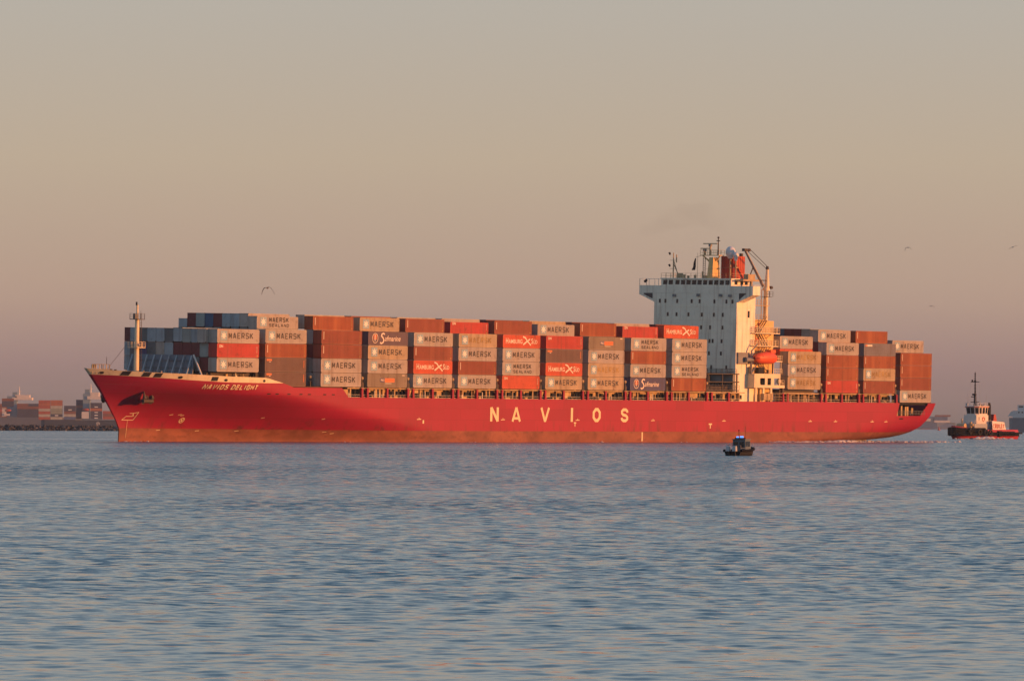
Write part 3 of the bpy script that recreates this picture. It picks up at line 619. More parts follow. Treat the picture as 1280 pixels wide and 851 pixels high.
q.build('flag', 'dark', rm)
# funnel with exhausts and radomes
q = MB(); fx0, fx1, fy0, fy1 = 144.4, 148.6, 7.5, 11.9
c = .5; poly = [(fx0+c, fy0), (fx1-c, fy0), (fx1, fy0+c), (fx1, fy1-c), (fx1-c, fy1), (fx0+c, fy1), (fx0, fy1-c), (fx0, fy0+c)]
q.prism(poly, 36.0, 42.0, 2)
for k in range(6): q.box((fx0 - .08, fy0 + .8 + k*.55, 36.9), (fx0 + .02, fy0 + .95 + k*.55, 41.9))
for k in range(5): q.box((fx0 + .7 + k*.65, fy0 - .08, 36.9), (fx0 + .9 + k*.65, fy0 + .02, 41.9))
fu = q.build('funnel', 'funnel', ship)
q = MB()
for px, py, h, r in ((146.2, 10.8, 43.0, .4), (147.2, 10.6, 42.8, .3), (147.8, 8.4, 42.7, .45), (146.0, 9.6, 42.7, .35)): q.tube((px, py, 41.9), (px, py, h), r, r, 10)
q.build('exhaust_pipe', 'dark_brown', fu)
q = MB(); q.tube((143.9, 8.4, 36.0), (143.9, 8.4, 41.6), .2, .2, 8, 1); q.tube((143.9, 8.4, 41.4), (143.9, 8.4, 42.0), .5, .9, 12); q.ball((143.9, 8.4, 42.9), (1.15, 1.15, 1.3), 0, 20, 14); q.build('radome', ['radome', 'coam'], ship)
q = MB(); q.tube((144.0, 6.9, 36.0), (144.0, 6.9, 41.0), .16, .16, 8, 1); q.box((143.5, 6.5, 39.3), (144.5, 7.3, 39.5), 1); q.tube((144.0, 6.9, 40.9), (144.0, 6.9, 41.6), .3, .5, 12); q.ball((144.0, 6.9, 42.2), (.62, .62, .75), 0, 16, 12); q.build('radome', ['radome', 'coam'], ship)
# engine casing / crane tower behind the house
q = MB(); q.box((HE + .02, 9.2, 8.4), (152.0, 24, 36.0)); q.box((146.0, 3.3, 8.4), (153.8, 8.6, 27.5)); q.box((145.7, 3.7, 27.5), (151.0, 7.5, 27.8))
for z in (18.0, 21.0, 24.2): q.box((146.6, 3.27, z), (149.0, 3.299, z + 1.9), 1)
cas = q.build('engine_casing', ['yel', 'coam'], ship)
for z, xa, xb in ((24.75, 144.4, 153.6), (21.85, 144.4, 153.2)):
    q = MB(); q.box((xa, 1.3, z - .22), (xb, 3.28, z)); q.rail([(xa, 3.2, z), (xa, 1.35, z), (xb, 1.35, z), (xb, 3.2, z)], 1.25, .06, .95, 0, 3)
    for x in (147, 151): q.tube((x, 1.6, z - .2), (x, 3.25, z - 1.2), .09, .09, 5)
    q.build('platform', 'cream', cas)
for (xa, za), (xb, zb) in (((147.2, 24.8), (149.8, 27.5)), ((150.2, 21.9), (147.6, 24.7)), ((147.8, 18.4), (150.4, 21.8)), ((150.8, 15.5), (147.9, 18.4))):
    q = MB()
    for y in (2.2, 2.9): q.tube((xa, y, za), (xb, y, zb), .11, .11, 4); q.tube((xa, y, za + 1), (xb, y, zb + 1), .05, .05, 4)
    for k in range(9): q.box((xa + (xb-xa)*k/8 - .12, 2.2, za + (zb-za)*k/8 - .03), (xa + (xb-xa)*k/8 + .12, 2.9, za + (zb-za)*k/8 + .03))
    q.build('stairway', 'dark_brown' if za > 20 else 'coam', cas)
q = MB()
for x, y, z, w, h in ((146.6, 3.0, 25.8, .5, .5), (148.0, 3.0, 26.4, .4, .6), (147.2, 3.0, 22.9, .5, .6)): q.box((x, y, z), (x + w, y + .25, z + h))
q.tube((146.9, 3.1, 22), (146.9, 3.1, 26.4), .09, .09, 6); q.tube((148.2, 3.1, 19), (148.2, 3.1, 24), .07, .07, 6); q.build('fire_hose_box', 'redink', cas)
# link platforms between house and crane
q = MB()
for z in (31.0, 27.6): q.box((HE, 2.6, z - .15), (151.2, 4.6, z)); q.rail([(HE, 2.65, z), (151.2, 2.65, z)], 1.2, .05, 1.2, 0, 2)
q.tube((149.0, 3.2, 27.6), (149.0, 3.2, 34.6), .1, .1, 5); q.build('crane_access', 'coam', cas)
# provision crane
cx, cyy = 151.6, 4.0
q = MB(); q.tube((cx, cyy, 27.5), (cx, cyy, 34.4), .55, .5, 16); q.tube((cx, cyy, 34.4), (cx, cyy, 35.0), .85, .8, 16); q.tube((cx + .25, cyy, 35.0), (cx + .35, cyy, 39.3), .62, .3, 14); q.tube((cx + .3, cyy, 39.2), (cx + .3, cyy, 39.9), .42, .3, 10, 1)
q.rail([(cx - 1, cyy - 1, 33.0), (cx + 1.3, cyy - 1, 33.0), (cx + 1.3, cyy + 1, 33.0)], 1.2, .05, 1.0, 1, 2); q.box((cx - .9, cyy - .8, 32.9), (cx + 1.3, cyy + .9, 33.0), 1)
q.tube((cx + .7, cyy - .5, 35.1), (cx + 1.5, cyy - .5, 35.1), .35, .35, 8, 1)
cr_ = q.build('crane', ['cream', 'dark_brown'], ship)
A, B_ = Vector((cx - .9, cyy, 35.2)), Vector((143.6, cyy, 43.4))
q = MB(); 
for dy in (-.28, .28): q.tube(A + Vector((0, dy, 0)), B_ + Vector((0, dy*.6, 0)), .2, .16, 6)
for k in range(12): 
    p = A.lerp(B_, k/11.5); p2 = A.lerp(B_, (k+1)/11.5); q.tube(p + Vector((0, -.28, 0)), p2 + Vector((0, .28, 0)), .08, .08, 4)
q.box((143.0, cyy - .4, 43.1), (144.4, cyy + .4, 43.7), 1); q.tube((145.0, cyy - .35, 43.4), (145.0, cyy + .35, 43.4), .35, .35, 8, 1); q.tube((144.3, cyy, 43.4), (145.2, cyy, 43.4), .2, .2, 6, 1)
q.tube(A.lerp(B_, .55), A.lerp(B_, .55) + Vector((-.2, 1.5, -3.5)), .14, .1, 5, 1)
q.build('jib', ['c_beige', 'dark_brown'], cr_)
q = MB(); q.path([(145.0, cyy - .3, 43.6), (cx + .3, cyy - .2, 39.7)], .07, 5); q.path([(144.8, cyy + .3, 43.2), (cx + .1, cyy + .2, 39.4)], .06, 5); q.build('cable', 'dark', cr_)
# boat deck block, davit and lifeboat
q = MB(); bx0, bx1 = 143.3, 152.8
q.box((bx0, .25, 14.5), (bx1, .5, 15.5)); q.box((bx0, .25, 12.3), (bx1 + 1.6, .5, 12.95))
for a, b2 in ((bx0, 145.4), (147.2, 148.1), (149.4, 150.5), (152.4, bx1)): q.box((a, .25, 12.95), (b2, .5, 14.5))
q.box((bx0, .5, 15.25), (bx1, 4.5, 15.45)); q.box((bx0, .5, 12.3), (bx1 + 1.6, 3.3, 12.5)); q.box((bx0 + .3, 2.2, 12.5), (bx1 - .4, 2.4, 15.2), 1); q.box((bx0, .5, 12.5), (bx0 + .2, 3.3, 15.2))
for a in (147.2, 144.5, 150.0): q.box((a - .3, .6, 8.4), (a + .3, .95, 12.3))
q.rail([(bx1, .4, 12.95), (bx1 + 1.6, .4, 12.95), (bx1 + 1.6, 3, 12.95)], 1.1, .06, .8, 0, 2); q.ball((152.6, .6, 13.8), (.6, .5, .7), 0, 10, 8)
bd = q.build('boat_deck', ['cream', 'dark'], ship)
q = MB()
for k in range(7): x = 145.6 + k*.95; q.box((x, 1.2, 12.6), (x + .25, 1.5, random.uniform(13.2, 14.6)))
q.build('deck_gear', 'coam', bd)
q = MB(); q.box((150.4, .4, 18.2), (153.6, 2.6, 18.45)); q.rail([(150.4, .45, 18.45), (153.6, .45, 18.45), (153.6, 2.4, 18.45)], 1.2, .06, .8, 0, 3)
for x in (150.6, 153.3): q.tube((x, .6, 15.5), (x, .6, 18.2), .13, .13, 6)
q.rail([(150.4, .45, 15.45), (153.6, .45, 15.45)], 1.2, .06, .8, 0, 2); q.build('boat_station', 'cream', ship)
q = MB(); q.box((139.4, 1.9, 17.6), (143.6, 2.3, 20.2), 0); q.tube((143.4, 1.3, 15.4), (143.4, 1.3, 20.8), .22, .2, 6); q.tube((143.4, 1.3, 20.6), (144.6, .6, 22.2), .2, .16, 6); q.tube((141.5, 1.5, 18.6), (143.6, 1.0, 18.6), .6, .4, 10)
q.tube((143.4, 1.3, 15.4), (145.4, 1.0, 18.0), .16, .14, 5); q.build('davit', 'grey', ship); q = MB(); q.tube((151.2, 1.3, 15.4), (151.2, 1.3, 20.4), .22, .2, 6); q.tube((151.2, 1.3, 20.3), (150.4, .6, 21.2), .2, .16, 6); q.build('davit', 'grey', ship)
q = MB(); q.box((143.6, 1.4, 15.5), (144.6, 2.3, 17.0), 1); q.box((146.2, 1.4, 15.5), (148.4, 2.3, 16.9)); q.box((149.4, 1.0, 15.5), (150.1, 1.6, 16.4), 1); q.build('winch', ['dark', 'coam'], ship)
def lifeboat():
    lb = thing('lifeboat', SHIP @ Matrix.Translation((147.4, 0.55, 19.0)), 'orange red enclosed lifeboat hanging beside the white deckhouse', 'lifeboat')
    prof = [(-3.9, .15, .25), (-3.5, .75, .75), (-2.4, 1.1, 1.0), (0, 1.25, 1.05), (2.4, 1.1, 1.0), (3.5, .75, .7), (4.0, .2, .2)]
    def ring(x, w, f, up):
        n = 13
        if up: return [(x, -w*math.cos(math.pi*k/(n-1)), (1.45 if -1.5 < x < 3 else 1.15)*f*math.sin(math.pi*k/(n-1))**.7) for k in range(n)]
        return [(x, -w*math.cos(math.pi*k/(n-1)), -1.25*f*math.sin(math.pi*k/(n-1))**.75) for k in range(n)]
    for nm, up in (('boat_hull', False), ('canopy', True)):
        q = MB(); rs = [ring(x, w, f, up) for x, w, f in prof]; vs = [p for r in rs for p in r]; n = 13
        q.add(vs, [(i*n+k, (i+1)*n+k, (i+1)*n+k+1, i*n+k+1) for i in range(len(rs)-1) for k in range(n-1)], 0, True)
        if not up: q.box((-3.6, -1.32, -.08), (3.6, -1.2, .08), 0)
        else: q.box((1.2, -.7, 1.2), (3.0, .7, 1.95), 0); [q.box((x, -1.16, .3), (x + .4, -1.0, .6), 1) for x in (-2.2, -1.0, .2)]
        q.build(nm, ['orange', 'redink'], lb)
lifeboat()
# stern mooring gear seen through the opening, rail and flagstaff
q = MB()
for x, y, h in ((198.6, 1.5, 2.0), (199.8, 2.4, 1.2), (201.0, 2.0, 2.4), (203.4, 2.6, 2.2), (204.1, 2.6, 2.2), (206.4, 3.0, 1.9)): q.box((x, y, 6.1), (x + random.uniform(.3, .7), y + .5, 6.1 + h))
q.build('mooring_gear', 'coam', ship)
q = MB(); q.rail([(197.9, .35, 6.25), (208.4, .6, 6.25)], 1.1, .04, 1.2, 0, 3); q.build('stern_rail', 'grey', ship)
q = MB(); q.tube((213.2, 3.0, 9.2), (213.2, 3.0, 11.4), .16, .12, 6); q.box((212.9, 2.7, 9.2), (213.6, 3.3, 10.4)); q.build('flagstaff', 'dark', ship)

# ------------------------------------------------------------------ containers
def container_mesh(h, l=12.192):
    w = 2.41; q = MB(); d = .05
    q.box((0, 0, 0), (l, .1, .16)); q.box((0, w - .1, 0), (l, w, .16)); q.box((0, 0, h - .1), (l, .1, h)); q.box((0, w - .1, h - .1), (l, w, h))
    for x in (0, l - .12):
        for y in (0, w - .16): q.box((x, y, .162), (x + .12, y + .16, h - .102))
        q.box((x, .162, .002), (x + .12, w - .162, .158)); q.box((x, .162, h - .098), (x + .12, w - .162, h - .002))
    q.box((.13, .09, -.085), (l - .13, w - .09, .04), 1)  # added dark slab: closes the tier gap, shade put into its colour
    n = 43; xs = np.linspace(.12, l - .12, n * 4 + 1)
    for y, sg in ((.004, 1), (w - .004, -1)):
        vs = []
        for k, x in enumerate(xs): yy = y + sg * (d if (k % 4) in (2, 3) else 0); vs += [(x, yy, .16), (x, yy, h - .1)]
        q.add(vs, [(2*k, 2*k+2, 2*k+3, 2*k+1)[::sg] for k in range(len(xs) - 1)])
    q.add([(.1, .1, h - .03), (l - .1, .1, h - .03), (l - .1, w - .1, h - .03), (.1, w - .1, h - .03)], [(0, 1, 2, 3)])
    q.add([(.1, .1, .05), (l - .1, .1, .05), (l - .1, w - .1, .05), (.1, w - .1, .05)], [(3, 2, 1, 0)])
    ys = np.linspace(.16, w - .16, 33); vs = []
    for k, y in enumerate(ys): xx = .03 + (d if (k % 4) in (2, 3) else 0); vs += [(xx, y, .16), (xx, y, h - .1)]
    q.add(vs, [(2*k, 2*k+1, 2*k+3, 2*k+2) for k in range(32)])
    q.box((l - .06, .162, .162), (l - .03, w - .162, h - .102))
    for y in (.5, 1.0, 1.45, 1.95): q.tube((l - .02, y, .2), (l - .02, y, h - .15), .03, .03, 5, 1)
    for x in (-.004, l - .174):
        for y in (-.004, w - .158):
            for z in (-.002, h - .116): q.box((x, y, z), (x + .178, y + .162, z + .118), 1)
    return q.mesh('container', [MT['c_beige'], MT['casting_gap']])
CM = {'hc': container_mesh(2.80), 'std': container_mesh(2.56), 'long': container_mesh(2.80, 13.716)}
FY = lambda a, z: (a, -.012, z)
FY2 = lambda a, z: (a, -.02, z)
def star(q, cx, cz, r, m, f):
    p = [(cx + (r if k % 2 == 0 else r*.42)*math.sin(math.pi*k/7), cz + (r if k % 2 == 0 else r*.42)*math.cos(math.pi*k/7)) for k in range(14)]
    q.add([f(cx, cz)] + [f(*a) for a in p], [(0, k + 1, (k + 1) % 14 + 1) for k in range(14)], m)
def rect(q, x0, x1, z0, z1, m=0, f=FY): q.add([f(x0, z0), f(x1, z0), f(x1, z1), f(x0, z1)], [(0, 1, 2, 3)], m)
def mk(parts):
    return [(nm, q.mesh(nm, [MT[k] for k in ms])) for nm, q, ms in parts]
def marks():
    D = {}
    def emb(dx=0):
        q = MB(); rect(q, .95, 2.85, .5, 2.4); star(q, 1.9, 1.45, .86, 1, FY2); return ('emblem', q, ['emblem', 'star'])
    for key, ink in (('M', 'navyink'), ('MY', 'yelink')):
        q = MB(); block_text(q, 'MAERSK', 3.3, 10.4, .85, 2.08, FY, .22); q2 = MB(); rect(q2, 10.9, 11.6, 2.25, 2.4); D[key] = mk([emb(), ('lettering', q, [ink])])
    q = MB(); block_text(q, 'MAERSK', 3.6, 9.4, 1.40, 2.38, FY, .2); block_text(q, 'SEALAND', 3.6, 9.5, .42, 1.1, FY, .15); D['MS'] = mk([emb(), ('lettering', q, ['navyink'])])
    q = MB(); put_text(q, 'H', .95, 1.7, .95, 2.1, FY, bold=.015); put_text(q, 'AMBURG', 1.8, 6.3, .95, 1.85, FY, bold=.012); put_text(q, 'S', 9.2, 9.8, .95, 2.1, FY, bold=.015); put_text(q, 'ÜD', 9.9, 11.2, .95, 1.95, FY, bold=.012)
    e = MB(); strokes(e, [[(6.5, 2.45), (7.3, 2.2), (7.9, 1.5), (8.6, 1.05), (9.1, .62)]], .3, FY); strokes(e, [[(6.6, .75), (7.3, 1.15), (7.9, 1.5), (8.8, 1.95)]], .34, FY2); D['H'] = mk([('lettering', q, ['creamink']), ('emblem', e, ['creamink'])])
    q = MB(); strokes(q, [[(5.0, 2.25), (4.6, 2.45), (4.15, 2.3), (4.0, 1.9), (4.5, 1.5), (4.75, 1.0), (4.5, .55), (3.95, .35), (3.6, .55)]], .3, FY)
    put_text(q, 'afmarine', 5.0, 9.9, .85, 1.95, FY, bold=.008, shear=.3)
    e = MB(); t = np.linspace(0, 2*math.pi, 17); strokes(e, [[(2.1 + .85*math.cos(a), 1.42 + 1.0*math.sin(a)) for a in t]], .12, FY); [rect(e, 1.6, 2.65, 1.2 + .34*k, 1.42 + .34*k, 1) for k in range(3)]; rect(e, 1.95, 2.15, .75, 2.2, 0, FY2)
    D['S'] = mk([('lettering', q, ['creamink']), ('emblem', e, ['creamink', 'olabel'])])
    q = MB(); rect(q, 3.9, 5.3, 1.05, 1.85, 0); rect(q, 5.3, 8.3, 1.05, 1.85, 1); e = MB(); put_text(e, 'P&O', 4.05, 5.15, 1.25, 1.68, FY2, 0, bold=.015); put_text(e, 'Nedlloyd', 5.5, 8.1, 1.28, 1.7, FY2, 1, bold=.01); rect(e, 5.4, 7.4, .72, .82); rect(e, 10.6, 11.4, 2.4, 2.55)
    D['P'] = mk([('label_plate', q, ['blabel', 'olabel']), ('lettering', e, ['creamink', 'redink'])])
    q = MB(); [rect(q, .55, .78, 1.0 + .22*k, 1.15 + .22*k) for k in range(7)]; [rect(q, 11.55, 11.7, .9 + .25*k, 1.05 + .25*k, 1) for k in range(6)]; rect(q, 11.45, 11.75, .3, .55, 1); D['B'] = mk([('lettering', q, ['creamink', 'yelink'])])
    q = MB(); put_text(q, 'DN', .65, 1.7, 1.95, 2.5, FY, bold=.03); [rect(q, 11.5, 11.62, 1.0 + .22*k, 1.13 + .22*k, 0) for k in range(6)]; rect(q, 11.45, 11.8, .25, .55, 1); D['R'] = mk([('lettering', q, ['creamink', 'yelink'])])
    q = MB(); rect(q, .5, 2.0, 2.2, 2.55, 1); rect(q, 1.2, 1.7, 1.95, 2.05); [rect(q, 11.4, 11.6, .9 + .25*k, 1.08 + .25*k, 1) for k in range(6)]; D['D'] = mk([('lettering', q, ['creamink', 'olabel'])])
    q = MB(); rect(q, .55, 1.25, 2.1, 2.5, 1); rect(q, 1.25, 3.1, 2.1, 2.5, 0); D['G'] = mk([('lettering', q, ['creamink', 'olabel'])])
    return D
MK = marks()
SROT = SHIP.to_euler(); PROTO = {}
def container(s, y, z, color, mark, label, group, size='hc'):
    """first container of each kind is built with its parts; later ones are copies of it"""
    key = (mark, size)
    if key not in PROTO:
        o = link('shipping_container', CM[size]); o.material_slots[0].link = 'OBJECT'
        kids = [link(nm, me, o) for nm, me in (MK[mark] if mark else [])]
        PROTO[key] = (o, kids)
    else:
        p, ks = PROTO[key]; o = p.copy(); COL.objects.link(o)
        for k in ks: c = k.copy(); COL.objects.link(c); c.parent = o
    o.location = SHIP @ Vector((s, y, z)); o.rotation_euler = SROT; o.material_slots[0].material = MT[color]
    return tag(o, label, 'container', group)
KIND = {'M': ('c_beige', 'M', 'beige grey container with star emblem and dark lettering'), 'T': ('c_tan', 'M', 'tan container with star emblem and dark lettering'), 'Y': ('c_tan', 'MY', 'tan container with star emblem and yellowed lettering'),
        'L': ('c_beige', 'MS', 'beige container with two lines of dark lettering'), 'B': ('c_brown', 'B', 'orange brown container with small white code'), 'O': ('c_rust', 'B', 'dull red brown container with small white code'),
        'R': ('c_red', 'R', 'plain red container with white corner letters'), 'F': ('c_orange', 'R', 'plain orange red container with white corner letters'), 'H': ('c_orange', 'H', 'orange red container with cream lettering'),
        'S': ('c_navy', 'S', 'navy container with white script lettering'), 'V': ('c_plum', 'S', 'faded navy container with white script lettering'), 'P': ('c_taupe', 'P', 'taupe container with orange label'),
        'D': ('c_umber', 'D', 'dark brown ribbed container with small orange label'), 'G': ('c_slate', 'G', 'slate blue container with small red and white label'), 'X': ('c_maroon', None, 'maroon container')}
ORD = ['', 'first', 'second', 'third', 'fourth', 'fifth', 'sixth', 'seventh', 'eighth', 'ninth', 'tenth', 'eleventh']
T4 = ['lowest', 'second', 'third', 'top']; T3 = ['lowest', 'middle', 'top']
STACKS = [(-28.0, 2.5, 14.1, 'MRM'), (-14.0, 2.5, 11.35, 'DDBM'), (0, 0, 11.4, 'MMOO'), (14.15, 0, 11.4, 'PMTV'), (28.25, 0, 11.4, 'MHOM'), (42.35, 0, 11.4, 'MOMY'), (56.5, 0, 11.4, 'FLMH'), (70.65, 0, 11.4, 'THDR'),
          (84.8, 0, 11.4, 'TYMP'), (99.2, 0, 11.4, 'SMBL'), (113.5, 0, 11.4, 'BLMM'), (155.2, 0, 12.1, 'YMY'), (169.4, 0, 11.4, 'RBBM'), (183.6, 0, 11.4, 'OYBG'), (197.8, 0, 9.35, 'MOBB')]
GP = 'containers in the port side stacks'
for i, (s, y, z, kinds) in enumerate(STACKS):
    where = f'{ORD[i+1]} stack from the bow' if i < 11 else f'{ORD[15-i]} stack from the stern'
    for k, c in enumerate(kinds):
        col, mk_, d = KIND[c]; tn = (T4 if len(kinds) == 4 else T3)[k]
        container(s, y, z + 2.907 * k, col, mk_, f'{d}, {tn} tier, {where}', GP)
# second row inboard: (stack index, kind, z of top, size)
G2 = 'top containers of the inner rows'
for i, c, zt, size in ((1, 'L', 25.5, 'std'), (2, 'B', 25.85, 'hc'), (3, 'T', 25.85, 'hc'), (4, 'O', 25.85, 'hc'), (5, 'R', 25.35, 'std'), (6, 'O', 25.9, 'hc'), (7, 'M', 25.35, 'std'), (8, 'B', 25.9, 'hc'), (9, 'R', 25.4, 'std'), (10, 'H', 25.9, 'hc'),
                        (11, 'M', 24.2, 'hc'), (12, 'M', 25.85, 'hc'), (13, 'B', 25.85, 'hc'), (14, 'M', 23.85, 'hc')):
    s, y, z, _ = STACKS[i]; col, mk_, d = KIND[c]; hgt = 2.56 if size == 'std' else 2.86
    where = f'{ORD[i+1]} stack from the bow' if i < 11 else f'{ORD[15-i]} stack from the stern'
    container(s, y + 2.5, zt - hgt, col, mk_, f'{d}, inboard atop {where}', G2, size)
SHORT = {'X': 'maroon', 'M': 'beige grey', 'T': 'tan', 'B': 'brown', 'O': 'dull red brown'}
for i, c in ((1, 'M'), (2, 'M'), (3, 'O'), (4, 'M'), (5, 'M'), (6, 'X'), (7, 'T'), (8, 'X'), (9, 'M'), (10, 'X')):
    s, y, z, _ = STACKS[i]; container(s, y + 5.0, 26.1 - 2.87, KIND[c][0], None, f'{SHORT[c]} container peeping above the inner row behind the {ORD[i+1]} stack from the bow', G2)
for i, c, dz in ((5, 'X', 0), (7, 'X', 0), (8, 'M', .0), (9, 'X', -.05)):
    s, y, z, _ = STACKS[i]; container(s, y + 7.5, 26.1 - 2.87 + dz, KIND[c][0], None, f'{SHORT[c]} container in the third row inboard of the {ORD[i+1]} stack from the bow', G2)
# lower inboard ones seen in the wider gap at the third stack, and beside the casing
for k, c, nm in ((0, 'c_steel', 'blue grey'), (1, 'c_green', 'grey green'), (2, 'c_maroon', 'maroon'), (3, 'c_steel', 'blue grey')):  # top one is a beige box, shade of its end put into the colour
    container(0, 2.5, 11.45 + 2.9*k, c, None, f'{nm} container, {T4[k]} tier of the second row behind the second stack from the bow', G2)
container(155.2, 2.5, 24.2 - 2.87 - 2.9, 'c_orange', None, 'orange red container under the top beige one behind the crane tower', G2)
container(151.6, 2.6, 8.5, 'c_tan', 'M', 'tan container low on deck behind the boat deck rail', G2)
# forward ends: the foremost bay, row by row from port
GF = 'container ends facing the bow'
CN = {'c_steel': 'blue grey', 'c_green': 'grey green', 'c_maroon': 'maroon', 'c_coal': 'dark grey', 'c_blue': 'deep blue', 'c_navy': 'navy', 'c_beige': 'pale grey', 'c_slate': 'slate'}
TIERS = [({2: 'c_maroon', 3: 'c_green', 10: 'c_coal', 11: 'c_steel'}, 0), ({2: 'c_green', 3: 'c_maroon', 4: 'c_maroon', 5: 'c_maroon', 6: 'c_steel', 7: 'c_beige', 8: 'c_coal', 9: 'c_navy', 10: 'c_coal', 11: 'c_steel'}, 1),
         ({2: 'c_steel', 3: 'c_steel', 4: 'c_green', 5: 'c_steel', 6: 'c_coal', 7: 'c_steel', 8: 'c_steel', 9: 'c_coal', 10: 'c_steel', 11: 'c_maroon'}, 2)]
for rows, k in TIERS:
    for r, c in rows.items():
        ds = 0.9 if r == 11 else (-.76 if (k == 2 and r == 2) else random.uniform(-.06, .06))
        if k == 2 and r == 2: c = 'c_beige'
        container(-28 + ds, 2.5 * r, 14.1 + 2.9 * k + (.12 if r == 5 and k == 2 else 0), c, None, f'{CN[c]} container end in the foremost bay, {T3[k]} tier, {ORD[r]} row from port', GF, 'long' if (k == 2 and r == 2) else 'hc')
for r, c in zip(range(2, 11), ('c_steel', 'c_green', 'c_steel', 'c_coal', 'c_steel', 'c_steel', 'c_maroon', 'c_steel', 'c_green')):
    container(-14, 2.5 * r, 23.12 - 2.86, c, None, f'{CN[c]} container just under the topmost tier of the second bay, {ORD[r]} row from port', GF)
for r, c in ((4, 'c_steel'), (5, 'c_steel'), (6, 'c_maroon'), (7, 'c_blue'), (8, 'c_green'), (9, 'c_maroon'), (10, 'c_steel')):
    zt = 24.9 if r == 10 else 26.05
    container(-14, 2.5 * r, zt - 2.87, c, None, f'{CN[c]} container end topping the second bay, {ORD[r]} row from port', GF)
for r, c in ((3, 'c_green'), (4, 'c_maroon'), (5, 'c_maroon'), (6, 'c_blue'), (7, 'c_maroon'), (8, 'c_navy')):
    container(169.4, 2.5 * (r - 1), 26.0 - 2.87, c, None, f'{CN[c]} container end topping the bay behind the deckhouse, {ORD[r]} row from port', GF)
container(169.4, 2.5, 26.0 - 2.87*2 - .03, 'c_maroon', None, 'maroon container under the beige one topping the third stack from the stern', G2)

# ------------------------------------------------------------------ far background
def at(x, y, Y):
    """world point at distance Y seen at photo position (x, y)"""
    c, s = math.cos(.00431), math.sin(.00431); dx, dy = x - 640, y - 531.28
    return Vector(((dx*c + dy*s) / 6500 * Y, Y, CAM_H - (-dx*s + dy*c) / 6500 * Y))
# rock breakwater
def rocks():
    q = MB(); rg = random.Random(3); Y = 2480
    for k in range(1500):
        x = rg.uniform(-330, -150); v = rg.random(); z = -0.3 + 2.7*v; yy = Y + 3 + 5*v + rg.uniform(-1, 1) + (3 if v > .95 else 0); r = rg.uniform(.35, .95)
        c = (x, yy, z); vs = []
        for a in ((1,0,0),(-1,0,0),(0,1,0),(0,-1,0),(0,0,1),(0,0,-1)): vs.append([c[i] + a[i]*r*rg.uniform(.7, 1.2)*(1.3 if i == 0 else 1) for i in range(3)])
        q.add(vs, [(0,2,4),(2,1,4),(1,3,4),(3,0,4),(2,0,5),(1,2,5),(3,1,5),(0,3,5)], 1 if rg.random() < .08 else 0)
    q.prism([(Y + 2, -1), (Y + 9, 1.9), (Y + 16, 2.1), (Y + 24, -1)], -330, -150, 0, 0)
    o = q.build('breakwater', [mat('rock_dark', (0.06, 0.055, 0.055), .9, .4), mat('rock_pale', (0.22, 0.17, 0.14), .9, .3)])
    tag(o, 'low dark rock breakwater in front of the far container ships', 'breakwater')
rocks()
BG = {'navy': mat('far_navy', (0.025, 0.04, 0.09), .6, .1), 'red': mat('far_red', (0.42, 0.075, 0.04), .6, .1), 'brick': mat('far_brown', (0.22, 0.07, 0.05), .6, .1), 'beige': mat('far_beige', (0.48, 0.42, 0.33), .6, .1), 'sage': mat('far_sage', (0.30, 0.30, 0.22), .6, .1), 'blue': mat('far_blue', (0.06, 0.12, 0.25), .6, .1), 'rust': mat('far_rust', (0.45, 0.12, 0.05), .6, .1)}
NM = {'navy': 'navy', 'red': 'red', 'brick': 'brown', 'beige': 'beige', 'sage': 'sage grey', 'blue': 'blue', 'rust': 'orange red'}
mkq = MB(); rect(mkq, 4.4, 8.0, .9, 1.9, 0, FY); BGMARK = mkq.mesh('lettering', [MT['star']])
bgp = {}
def far_container(x, Y, z, c, label, mark=False):
    if mark not in bgp:
        o = link('stacked_container', CM['hc']); o.material_slots[0].link = 'OBJECT'; kid = link('lettering', BGMARK, o) if mark else None; bgp[mark] = (o, kid)
    else:
        p, kd = bgp[mark]; o = p.copy(); COL.objects.link(o)
        if kd: k2 = kd.copy(); COL.objects.link(k2); k2.parent = o
    o.location = (x, Y, z); o.material_slots[0].material = BG[c]; o.material_slots[0].link = 'OBJECT'
    tag(o, label, 'container', 'containers on the far ships')
YB = 5430.0
def far_hull(name, x0, x1, ztop_, matname, label, Y, beam=32, draft=-1):
    t = thing(name, Matrix.Translation((x0, Y, 0)), label, 'cargo ship')
    L_ = x1 - x0; q = MB()
    pts = [(0, 2), (4, 0), (L_ - 30, 0), (L_ - 8, beam*.28), (L_, beam/2), (L_ - 8, beam*.72), (L_ - 30, beam), (4, beam), (0, beam - 2)]
    q.prism(pts, draft, ztop_, 2); q.rail([(2, .3, ztop_), (L_ - 30, .3, ztop_)], 1.2, .12, 6, 0, 2)
    h = q.build('hull', matname, t); return t, h
hm1 = mat('far_hull_grey', (0.13, 0.14, 0.165), .6, .1); hm2 = mat('far_hull_dark', (0.035, 0.042, 0.058), .6, .1); hw1 = mat('far_house_shaded', (0.22, 0.30, 0.34), .6, .06); hw2 = mat('far_house_white', (0.72, 0.62, 0.52), .6, .04)  # far house fronts carry their blue-grey shade in the base colour
pA = at(47.5, 521.5, YB + 60); pB = at(47.5, 524.3, YB)
shipA, _ = far_hull('cargo_ship', pA.x - 260, pA.x + 45, pA.z, hm1, 'far grey hulled container ship with its white bridge, at the edge of the frame', YB + 60)
def px_box(q, ship_o, x0, x1, y0, y1, Y, dep, m=0):
    a = at(x0, y1, Y); b2 = at(x1, y0, Y); o = ship_o.matrix_world.translation if False else Vector(ship_o.location)
    q.box((a.x - o.x, Y - o.y, a.z), (b2.x - o.x, Y - o.y + dep, b2.z), m)
